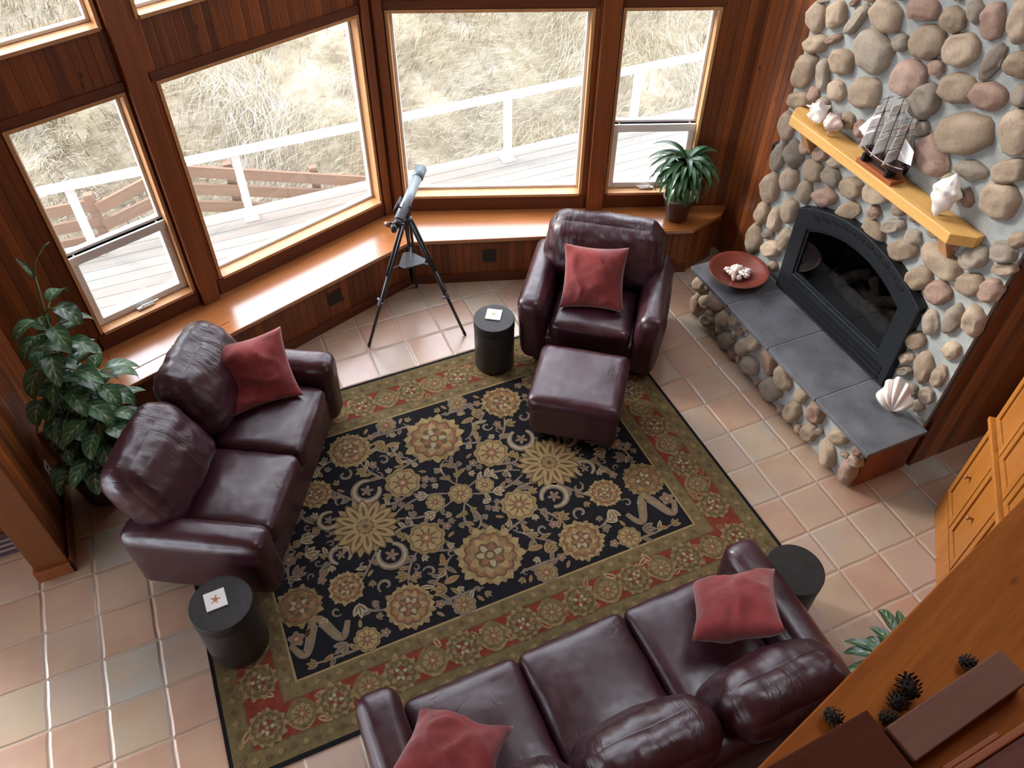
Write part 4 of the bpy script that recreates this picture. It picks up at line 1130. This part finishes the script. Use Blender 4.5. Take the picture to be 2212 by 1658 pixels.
# ------------------------------------------------------------------ rug
def m_rug(name, c, var=.3):
    t = NT(name); co = t.coord()
    f = t.noise(co, 26, 4, .65)
    f2 = t.noise(co, 160, 2, .5)
    col = t.ramp(t.math('MULTIPLY_ADD', f2, .4, t.math('MULTIPLY', f, .6)), [(.3, tuple(x*(1-var) for x in c)), (.7, tuple(x*(1+var) for x in c))])
    t.bump(t.math('ADD', f, f2), .5, .006)
    return t.base(col, .95, .12)
RC = [m_rug('rug_black', (.007,.0065,.008)), m_rug('rug_tan', (.165,.115,.052)), m_rug('rug_gold', (.215,.152,.07), .25), m_rug('rug_brown', (.085,.055,.027)), m_rug('rug_taupe', (.130,.100,.074)), m_rug('rug_red', (.125,.024,.014), .35), m_rug('rug_olive', (.105,.078,.034), .35), m_rug('rug_cream', (.235,.19,.12), .2), m_rug('rug_rose', (.16,.073,.038), .3)]
BLK, TAN, GLD, BRN, TAU, RED, OLV, CRM, ROS = range(9)
rug = MB()
HX, HY = 1.715, 1.235
FX, FY = 1.285, .815
Z0 = .012
rug.box(-HX, HX, -HY, HY, .001, Z0-.001, BLK)
_lv = [0]
def poly(pts, lvl, m):
    _lv[0] += 1
    z = Z0 + lvl*.00026+(_lv[0] % 9)*.000026
    n = len(pts); cx = sum(p[0] for p in pts)/n; cy = sum(p[1] for p in pts)/n
    ar = sum(pts[i][0]*pts[(i+1) % n][1]-pts[(i+1) % n][0]*pts[i][1] for i in range(n))
    if ar < 0: pts = pts[::-1]
    rug.add([(cx, cy, z)]+[(x, y, z) for x, y in pts], [(0, 1+i, 1+(i+1) % n) for i in range(n)], m)
def rect(x0, x1, y0, y1, lvl, m): poly([(x0,y0),(x1,y0),(x1,y1),(x0,y1)], lvl, m)
rect(-HX+.022, HX-.022, -HY+.022, HY-.022, 0, OLV)
rect(-HX+.125, HX-.125, -HY+.125, HY-.125, 1, BRN)
rect(-HX+.135, HX-.135, -HY+.135, HY-.135, 2, RED)
rect(-FX-.10, FX+.10, -FY-.10, FY+.10, 3, BRN)
rect(-FX-.092, FX+.092, -FY-.092, FY+.092, 4, OLV)
rect(-FX-.012, FX+.012, -FY-.012, FY+.012, 5, GLD)
rect(-FX, FX, -FY, FY, 6, BLK)
def strip(path, w, lvl, m):
    L = []; Rr = []
    n = len(path)
    for i, p in enumerate(path):
        a = path[max(0, i-1)]; c = path[min(n-1, i+1)]
        d = Vector((c[0]-a[0], c[1]-a[1])); d = d.normalized() if d.length else Vector((1,0))
        ww = w*(.5+.5*math.sin(PI*(i+.6)/(n+.2)))*.5 if n > 3 else w/2
        L.append((p[0]-d.y*ww, p[1]+d.x*ww)); Rr.append((p[0]+d.y*ww, p[1]-d.x*ww))
    _lv[0] += 1
    z = Z0+lvl*.00026+(_lv[0] % 9)*.000026
    rug.add([(x, y, z) for x, y in L]+[(x, y, z) for x, y in Rr], [(n+i, n+i+1, i+1, i) for i in range(n-1)], m)
def disc(cx, cy, rx, lvl, m, n=14, lob=0, amp=0, ph=0, ry=None, rot=0):
    ry = ry or rx; pts = []
    N = max(n, lob*6)
    for i in range(N):
        w = 2*PI*i/N
        k = 1 + (amp*(abs(math.cos(lob*w/2+ph))*2-1) if lob else 0)
        x, y = rx*k*math.cos(w), ry*k*math.sin(w)
        pts.append((cx+x*math.cos(rot)-y*math.sin(rot), cy+x*math.sin(rot)+y*math.cos(rot)))
    poly(pts, lvl, m)
def petal(cx, cy, a, r0, r1, w, lvl, m, tipd=.5):
    pts = []
    for s in (1, -1):
        rng = range(0, 7) if s == 1 else range(6, -1, -1)
        for i in rng:
            t_ = i/6; rr = r0+(r1-r0)*t_; ww = w/2*math.sin(PI*min(1, .08+t_*.92))**.7*s
            pts.append((cx+rr*math.cos(a)-ww*math.sin(a), cy+rr*math.sin(a)+ww*math.cos(a)))
    poly(pts, lvl, m)
def peony(cx, cy, r, L, rr, c1=TAN, c2=GLD, c3=BRN, cc=ROS):
    n = int(rr.choice([11, 12, 13])); ph = rr.uniform(0, 6)
    disc(cx, cy, r*.84, L-1, c1, 14, n, .06, ph)
    for i in range(n*2):
        a = ph+PI*i/n; petal(cx, cy, a, r*.45, r*(1.0 if i % 2 else .92)*rr.uniform(.93, 1.05), r*.33, L, (c1, c2)[i % 2])
    disc(cx, cy, r*.72, L+1, c3, 14, n, .07, ph); disc(cx, cy, r*.66, L+2, cc if cc != RED else BRN, 14, n, .07, ph)
    for i in range(n):
        a = ph+2*PI*i/n; petal(cx, cy, a, r*.18, r*.66, r*.27, L+3, c2 if i % 2 else c1)
    disc(cx, cy, r*.40, L+4, c3, 14, 7, .12, ph)
    for i in range(7):
        a = ph+2*PI*i/7; petal(cx, cy, a, r*.1, r*.40, r*.17, L+5, cc if i % 2 else CRM)
    disc(cx, cy, r*.17, L+6, c3, 12); disc(cx, cy, r*.10, L+7, c2, 10)
def daisy(cx, cy, r, L, rr):
    ph = rr.uniform(0, 1)
    for i in range(24): petal(cx, cy, ph+2*PI*i/24, r*.4, r*rr.uniform(.93, 1.05), r*.22, L, TAN)
    for i in range(12): petal(cx, cy, ph+2*PI*i/12, r*.22, r*.98, r*.36, L+1, BRN)
    for i in range(12): petal(cx, cy, ph+2*PI*i/12, r*.24, r*.92, r*.27, L+2, GLD)
    for i in range(12): petal(cx, cy, ph+2*PI*i/12, r*.34, r*.72, r*.09, L+3, BRN)
    disc(cx, cy, r*.25, L+3, BRN, 14); disc(cx, cy, r*.21, L+4, TAN, 14, 8, .1); disc(cx, cy, r*.08, L+5, BRN, 10)
def rosette(cx, cy, r, L, rr, c1=TAN):
    n = rr.choice([8, 9, 10])
    disc(cx, cy, r, L, c1, 24, n, .07); disc(cx, cy, r*.84, L+1, BRN, 24, n, .06); disc(cx, cy, r*.78, L+2, GLD if c1 == TAN else TAN, 24, n, .08)
    for i in range(n): petal(cx, cy, 2*PI*i/n+.3, r*.28, r*.70, r*.10, L+3, BRN)
    disc(cx, cy, r*.34, L+3, BRN, 14); disc(cx, cy, r*.28, L+4, ROS, 14, 6, .1); disc(cx, cy, r*.12, L+5, CRM, 10)
def ringf(cx, cy, r, L, rr):
    a0 = rr.uniform(0, 6)
    path = [(cx+r*.80*math.cos(a0+i*5.2/22), cy+r*.80*math.sin(a0+i*5.2/22)) for i in range(23)]
    strip(path, r*.46, L, TAU); strip(path, r*.16, L+1, CRM)
    for i in range(5): petal(cx, cy, a0+i*1.26, r*.05, r*.45, r*.22, L, TAU)
    disc(cx, cy, r*.14, L+1, ROS, 10)
def rleaf(cx, cy, a, l, w, L, m=TAU, m2=BRN):
    petal(cx, cy, a, 0, l, w, L, m); petal(cx, cy, a, l*.1, l*.8, w*.28, L+1, m2)
def bez(p0, p1, p2, n=16):
    return [((1-t)**2*p0[0]+2*t*(1-t)*p1[0]+t*t*p2[0], (1-t)**2*p0[1]+2*t*(1-t)*p1[1]+t*t*p2[1]) for t in [i/n for i in range(n+1)]]
rr = random.Random(21)
occ = []
def put(fn, x, y, r, L, *a):
    fn(x, y, r, L, rr, *a); occ.append((x, y, r))
quad = [(1,1), (-1,1), (-1,-1), (1,-1)]
for s in (1, -1):
    put(peony, 0, s*.51, .222, 12); put(daisy, s*.65, 0, .222, 12)
put(rosette, 0, 0, .078, 12, TAN); put(rosette, .175, 0, .062, 12, TAN); put(rosette, -.175, 0, .062, 12, TAN)
for sx, sy in quad:
    put(peony, sx*.57, sy*.64, .158, 12, GLD, TAN, BRN, ROS)
    put(rosette, sx*.32, sy*.235, .116, 12)
    put(ringf, sx*.56, sy*.265, .105, 12)
    put(peony, sx*.88, sy*.375, .118, 12, TAN, GLD, BRN, ROS)
    put(ringf, sx*.85, sy*.14, .078, 12)
    put(rosette, sx*.86, sy*.74, .075, 12); 
    put(rosette, sx*.27, sy*.76, .070, 12, TAU)
    put(peony, sx*1.17, sy*.38, .150, 12, OLV, TAN, BRN, ROS)
    path = [(sx*(.93+.34*t), sy*(.58+.085*math.sin(t*9.5)+.03*t)) for t in [i/40 for i in range(41)]]
    strip(path, .062, 10, TAU); strip(path, .02, 11, TAN)
    for x, y in ((.95,.60), (1.05,.62), (1.17,.66)): occ.append((sx*x, sy*y, .06))
    # vines
    for p0, p1, p2 in [((0,.08),(.10,.25),(0,.30)), ((.05,.02),(.25,.13),(.44,.02)), ((.08,.42),(.20,.38),(.32,.34)), ((.32,.13),(.42,.08),(.5,.12)), ((.40,.30),(.50,.38),(.53,.50)), ((.70,.60),(.80,.60),(.84,.50)), ((.12,.70),(.25,.68),(.42,.70)), ((.86,.10),(1.0,.10),(1.08,.02)), ((1.1,.0),(1.2,.08),(1.18,.24)), ((.64,.2),(.72,.30),(.78,.36)), ((.72,.74),(.9,.80),(1.2,.76)), ((.3,.5),(.38,.55),(.42,.60)), ((.22,.42),(.3,.46),(.3,.56)), ((1.0,.30),(1.02,.2),(.94,.15))]:
        pth = [(sx*x, sy*y) for x, y in bez(p0, p1, p2)]
        strip(pth, .017, 8, TAU)
        for i in (4, 8, 12):
            x, y = pth[i]; a = math.atan2(pth[i+1][1]-y, pth[i+1][0]-x)+rr.choice([-1, 1])*rr.uniform(.6, 1.2)
            rleaf(x, y, a, rr.uniform(.05, .085), .03, 9, rr.choice([TAU, TAU, TAN, CRM]))
# filler sprigs in one quadrant, mirrored
fill = []
for t_ in range(2600):
    x, y = rr.uniform(.0, FX-.05), rr.uniform(.0, FY-.05)
    r = rr.choice([.05, .042, .034, .026])
    if any(math.hypot(x-p[0], y-p[1]) < p[2]*.96+r for p in occ) or any(math.hypot(x-p[0], y-p[1]) < p[2]+r*.95 for p in fill): continue
    if x < r or y < r: continue
    fill.append((x, y, r, rr.choice('lllfsc'), rr.uniform(0, 6.28)))
for x, y, r, k_, a in fill:
    for sx, sy in quad:
        X, Y = sx*x, sy*y; A = math.atan2(math.sin(a)*sy, math.cos(a)*sx)
        if k_ == 'l':
            c_ = [TAU, TAN, CRM, TAU][int(a*10) % 4]
            for da in (-.55, .55): rleaf(X-r*.9*math.cos(A), Y-r*.9*math.sin(A), A+da, r*1.7, r*.75, 10, c_)
            rleaf(X-r*.9*math.cos(A), Y-r*.9*math.sin(A), A, r*1.95, r*.7, 11, c_)
        elif k_ == 'f':
            disc(X, Y, r, 10, TAU, 16, 5, .22, a); disc(X, Y, r*.6, 11, ROS, 12, 5, .15, a); disc(X, Y, r*.25, 12, CRM, 8)
        elif k_ == 's':
            pth = [(X+r*(.25+.75*i/18)*math.cos(A+i*.30), Y+r*(.25+.75*i/18)*math.sin(A+i*.30)) for i in range(19)]
            strip(pth, r*.42, 10, TAU)
        else:
            rleaf(X-r*math.cos(A), Y-r*math.sin(A), A, r*2.1, r*.9, 10, TAN, ROS)
# border: flowers joined by an undulating vine
def border(L, along_, across, sgn, nf):
    for i in range(nf):
        t_ = -L+2*L*(i+.5)/nf
        x, y = along_(t_)
        big = i % 2 == 0
        if big: peony(x, y, .112, 9, rr, OLV, TAN, BRN, RED)
        else: rosette(x, y, .072, 9, rr, OLV)
    n = nf*16
    for ph, am in ((0, .085), (PI, .085)):
        pth = []
        for i in range(n+1):
            t_ = -L+2*L*i/n; x, y = along_(t_); o_ = am*math.sin((t_+L)/(2*L)*nf*PI+ph)
            pth.append((x+across[0]*o_, y+across[1]*o_))
        strip(pth, .022, 6, OLV if ph else TAN)
    for i in range(nf*5):
        t_ = -L+2*L*(i+rr.random())/(nf*5); x, y = along_(t_); o_ = rr.uniform(-.075, .075)
        rleaf(x+across[0]*o_, y+across[1]*o_, rr.uniform(0, 6.28), rr.uniform(.05, .09), .036, 7, rr.choice([OLV, TAN, TAN, ROS, GLD]), RED)
BX, BY = (HX-.13+FX+.10)/2, (HY-.13+FY+.10)/2
border(HX-.13, lambda t: (t, BY), (0,1), 1, 17); border(HX-.13, lambda t: (t, -BY), (0,1), -1, 17)
border(FY+.02, lambda t: (BX, t), (1,0), 1, 9); border(FY+.02, lambda t: (-BX, t), (1,0), -1, 9)
# small repeats along the guard stripes
for xx in range(-25, 26):
    for yy in (HY-.075, -(HY-.075), FY+.05, -(FY+.05)):
        if abs(xx*.066) < (HX if abs(yy) > 1 else FX+.03): disc(xx*.066, yy, .016, 7, BRN if xx % 2 else TAN, 8, 4, .2)
for yy in range(-18, 19):
    for xx in (HX-.075, -(HX-.075), FX+.05, -(FX+.05)):
        if abs(yy*.066) < (HY if abs(xx) > 1.5 else FY+.03): disc(xx, yy*.066, .016, 7, BRN if yy % 2 else TAN, 8, 4, .2)
o = rug.build('area_rug', RC, None, (.995, 3.03, 0))
setp(o, 'large rectangular rug with black floral field and red floral border on the tile floor', 'rug')

# ------------------------------------------------------------------ outdoors
DECKM = m_wood('grey_deck_boards', (.145,.132,.112), (.22,.205,.18), 'x', .14, 'y', .1, .7, .3)
b = MB(); b.prism([(-5,7.22), (8,7.22), (8,3.2), (4.1,4.75), (1.43,5.82), (-1.5,4.83), (-5,4.12)], -.36, -.28)
setp(b.build('deck', DECKM), kind='structure')
WHITEP = m_simple('white_paint', (.80,.80,.80), .5, .4, 0, .02)
rl = thing('deck_railing', (0, 7.13, -.28), 0, 'white painted deck railing outside the windows', 'railing')
b = MB(); b.box(-5, 8, -.05, .05, .70, .745); b.build('top_rail', WHITEP, rl, bevel=.005)
b = MB(); b.box(-5, 8, -.02, .02, .07, .11); b.build('bottom_rail', WHITEP, rl, bevel=.004)
for x in (-3.8, -2.4, -1.05, .38, 1.75, 3.12, 4.65, 6.1, 7.5):
    b = MB(); b.box(x-.035, x+.035, -.035, .035, 0, .70); b.box(x-.07, x+.07, -.07, .07, 0, .02)
    b.build('post', WHITEP, rl, bevel=.004)
b = MB(); b.box(-5, 8, -.004, .004, .11, .70); b.build('glass_panel', m_glass('railing_glass', (1,1,1), .05), rl)
FEN = m_wood('brown_fence_board', (.12,.062,.036), (.20,.115,.07), 'x', None, 'x', .3, .7, .3)
fe = thing('wooden_fence', (0, 8.0, -1.05), 0, 'low brown wooden plank fence beyond the white deck railing', 'fence')
def fboard(x0, z0, x1, z1, hgt, y):
    a = math.atan2(z1-z0, x1-x0); L = math.hypot(x1-x0, z1-z0)
    b = MB(); b.box(0, L, -.02, .02, -hgt, 0)
    b.build('board', FEN, fe, (x0, y, z0+1.05), (0, -a, 0), bevel=.004)
for k_ in range(3):
    fboard(-.12, -.07-.21*k_, 1.75, -.66-.19*k_, .12, .0)
    fboard(-1.02, -.31-.20*k_, -.10, -.02-.24*k_, .12, .03)
    fboard(-3.0, -.22-.20*k_, -1.0, -.27-.20*k_, .12, .06)
for x, zt in ((.33,-.20), (1.2,-.45), (-.38,-.08), (-1.05,-.22), (-2.1,-.2)):
    b = MB(); b.box(x-.045, x+.045, .05, .13, 0, zt+1.05); b.build('post', FEN, fe, bevel=.004)
HILLM = NT('dry_hillside'); co = HILLM.coord()
HILLM.base(HILLM.ramp(HILLM.noise(co, 1.6, 6, .65, .8), [(.3, (.135,.110,.073)), (.5, (.225,.193,.133)), (.72, (.315,.285,.228))]), .95, .1)
HILLM.bump(HILLM.noise(co, 9, 4, .6), .6, .1)
def hz(x, y):
    base = -1.12 if y < 8.5 else -1.12+.46*(y-8.5)
    amp = min(1, max(0, (y-8.2)/1.5))
    return base+amp*(.42*noise.noise(Vector((x*.55, y*.55, 0)))+.22*noise.noise(Vector((x*1.5, y*1.5, 3))))
b = MB(); b.grid(lambda u, v: (-22+50*u, 6.6+26*v**1.4, hz(-22+50*u, 6.6+26*v**1.4)), 150, 120)
setp(b.build('ground_hillside', HILLM.mat, smooth=True), kind='structure')
GR = NT('dry_grass'); at_ = GR.new('ShaderNodeAttribute', attribute_name='lv'); sp_ = GR.new('ShaderNodeSeparateXYZ'); GR.l.new(at_.outputs['Vector'], sp_.inputs[0])
GR.base(GR.ramp(sp_.outputs[2], [(0, (.15,.115,.067)), (.35, (.25,.205,.13)), (.7, (.35,.315,.235)), (1, (.40,.38,.33))]), .85, .2)
rg = random.Random(77); b = MB()
n_ = 0
while n_ < 70000:
    x, y = rg.uniform(-7, 11), 7.4+8.6*rg.random()**1.15
    cl = noise.noise(Vector((x*.9, y*.9, 7)))+.6*noise.noise(Vector((x*2.6, y*2.6, 1)))
    if cl < -.25 and rg.random() < .75: continue
    if 7.9 < y < 8.2 and -3.2 < x < 1.95: continue
    z = hz(x, y)-.02
    flow = noise.noise(Vector((x*.6, y*.6, 20)))*3.5
    a = flow+rg.uniform(-.9, .9)
    h = rg.uniform(.10, .30)*(1+.7*max(0, cl)); lean = rg.uniform(.4, 1.3)
    w = rg.uniform(.0025, .006)
    dx, dy = math.cos(a), math.sin(a); px, py = -dy*w, dx*w
    cr = min(1, max(0, .5+.42*noise.noise(Vector((x*.8, y*.8, 30)))+rg.uniform(-.3, .3)))
    i0 = len(b.v)
    b.v += [(x-px, y-py, z), (x+px, y+py, z), (x+dx*h*lean*.45-px*.7, y+dy*h*lean*.45-py*.7, z+h*.7), (x+dx*h*lean*.45+px*.7, y+dy*h*lean*.45+py*.7, z+h*.7), (x+dx*h*lean*1.2, y+dy*h*lean*1.2, z+h*.85)]
    b.f += [(i0, i0+1, i0+3, i0+2), (i0+2, i0+3, i0+4)]; b.m += [0, 0]; b.a += [(0, 0, cr)]*5
    n_ += 1
setp(b.build('dry_grass', GR.mat, attr=True), 'pale dry grass covering the hillside outside the windows', 'grass', None, 'stuff')

# ------------------------------------------------------------------ light and camera
w = bpy.data.worlds.new('World'); scene.world = w; w.use_nodes = True
nt = w.node_tree; bg = nt.nodes['Background']
tc = nt.nodes.new('ShaderNodeTexCoord'); sx = nt.nodes.new('ShaderNodeSeparateXYZ'); nt.links.new(tc.outputs['Generated'], sx.inputs[0])
rp = nt.nodes.new('ShaderNodeValToRGB'); e = rp.color_ramp.elements
e[0].position = 0; e[0].color = (.76,.83,.93,1); e[1].position = .6; e[1].color = (.92,.97,1.08,1)
nt.links.new(sx.outputs[2], rp.inputs[0]); nt.links.new(rp.outputs[0], bg.inputs[0])
bg.inputs[1].default_value = 2.6
def portal(name, M_, sx_, sy_):
    l = bpy.data.lights.new(name, 'AREA'); l.shape = 'RECTANGLE'; l.size = sx_; l.size_y = sy_; l.cycles.is_portal = True
    o = bpy.data.objects.new(name, l); COL.objects.link(o); o.matrix_world = M_
def face(loc, nrm):
    q = Vector(nrm).normalized().to_track_quat('-Z', 'Y'); return Matrix.Translation(loc) @ q.to_matrix().to_4x4()
for ang, sgn in ((AL, -1), (AR, 1)):
    dx = Vector((math.cos(ang), math.sin(ang), 0)); out = Vector((-math.sin(ang), math.cos(ang), 0))*sgn
    c = Vector((KX, KY, 3.15))+dx*1.3+out*.2
    portal('window_portal', face(c, -out), 2.5, 5.3)
portal('window_portal', face((-6.2, .67, 1.37), (1,0,0)), 6.2, 2.7)
portal('window_portal', face((-4.5, 4.12, 2.5), (0,-1,0)), 2.3, 5.1)
portal('window_portal', face((3.3, 1.8, ZT+.25), (0,0,-1)), 1.9, 2.1)
portal('window_portal', face((4.8, -1.7, 1.32), (-1,0,0)), 3.9, 2.1)

sun = bpy.data.lights.new('hazy_sun', 'SUN'); sun.energy = 1.8; sun.angle = R(16); sun.color = (1, .95, .87)
so_ = bpy.data.objects.new('hazy_sun', sun); COL.objects.link(so_); so_.rotation_euler = Vector((2.6, -2.8, -1.75)).to_track_quat('-Z', 'Y').to_euler()
cam = bpy.data.cameras.new('camera'); co_ = bpy.data.objects.new('camera', cam); COL.objects.link(co_)
cam.sensor_width = 36; cam.sensor_fit = 'HORIZONTAL'; cam.lens = 1759.3239474514328/2212*36
cam.clip_start = .02
r_ = Vector((0.9153755455201344, -0.4025333684300949, 0.007382273636058749)); d_ = Vector((-0.28773610818350415, -0.6669276100162166, -0.6873248831851413)); f_ = Vector((0.28159464254691885, 0.6270362432095762, -0.7263126096871059))
Mc = Matrix.Identity(4)
for i in range(3):
    Mc[i][0] = r_[i]; Mc[i][1] = -d_[i]; Mc[i][2] = -f_[i]
Mc[2][3] = 4.42358701
co_.matrix_world = Mc
scene.camera = co_
vs = scene.view_settings
vs.view_transform = 'Standard'; vs.look = 'None'; vs.gamma = 1; vs.use_curve_mapping = False
vs.exposure = 1.75
scene.cycles.max_bounces = 9; scene.cycles.diffuse_bounces = 3; scene.cycles.use_adaptive_sampling = True; scene.cycles.adaptive_threshold = .015; scene.cycles.transparent_max_bounces = 16
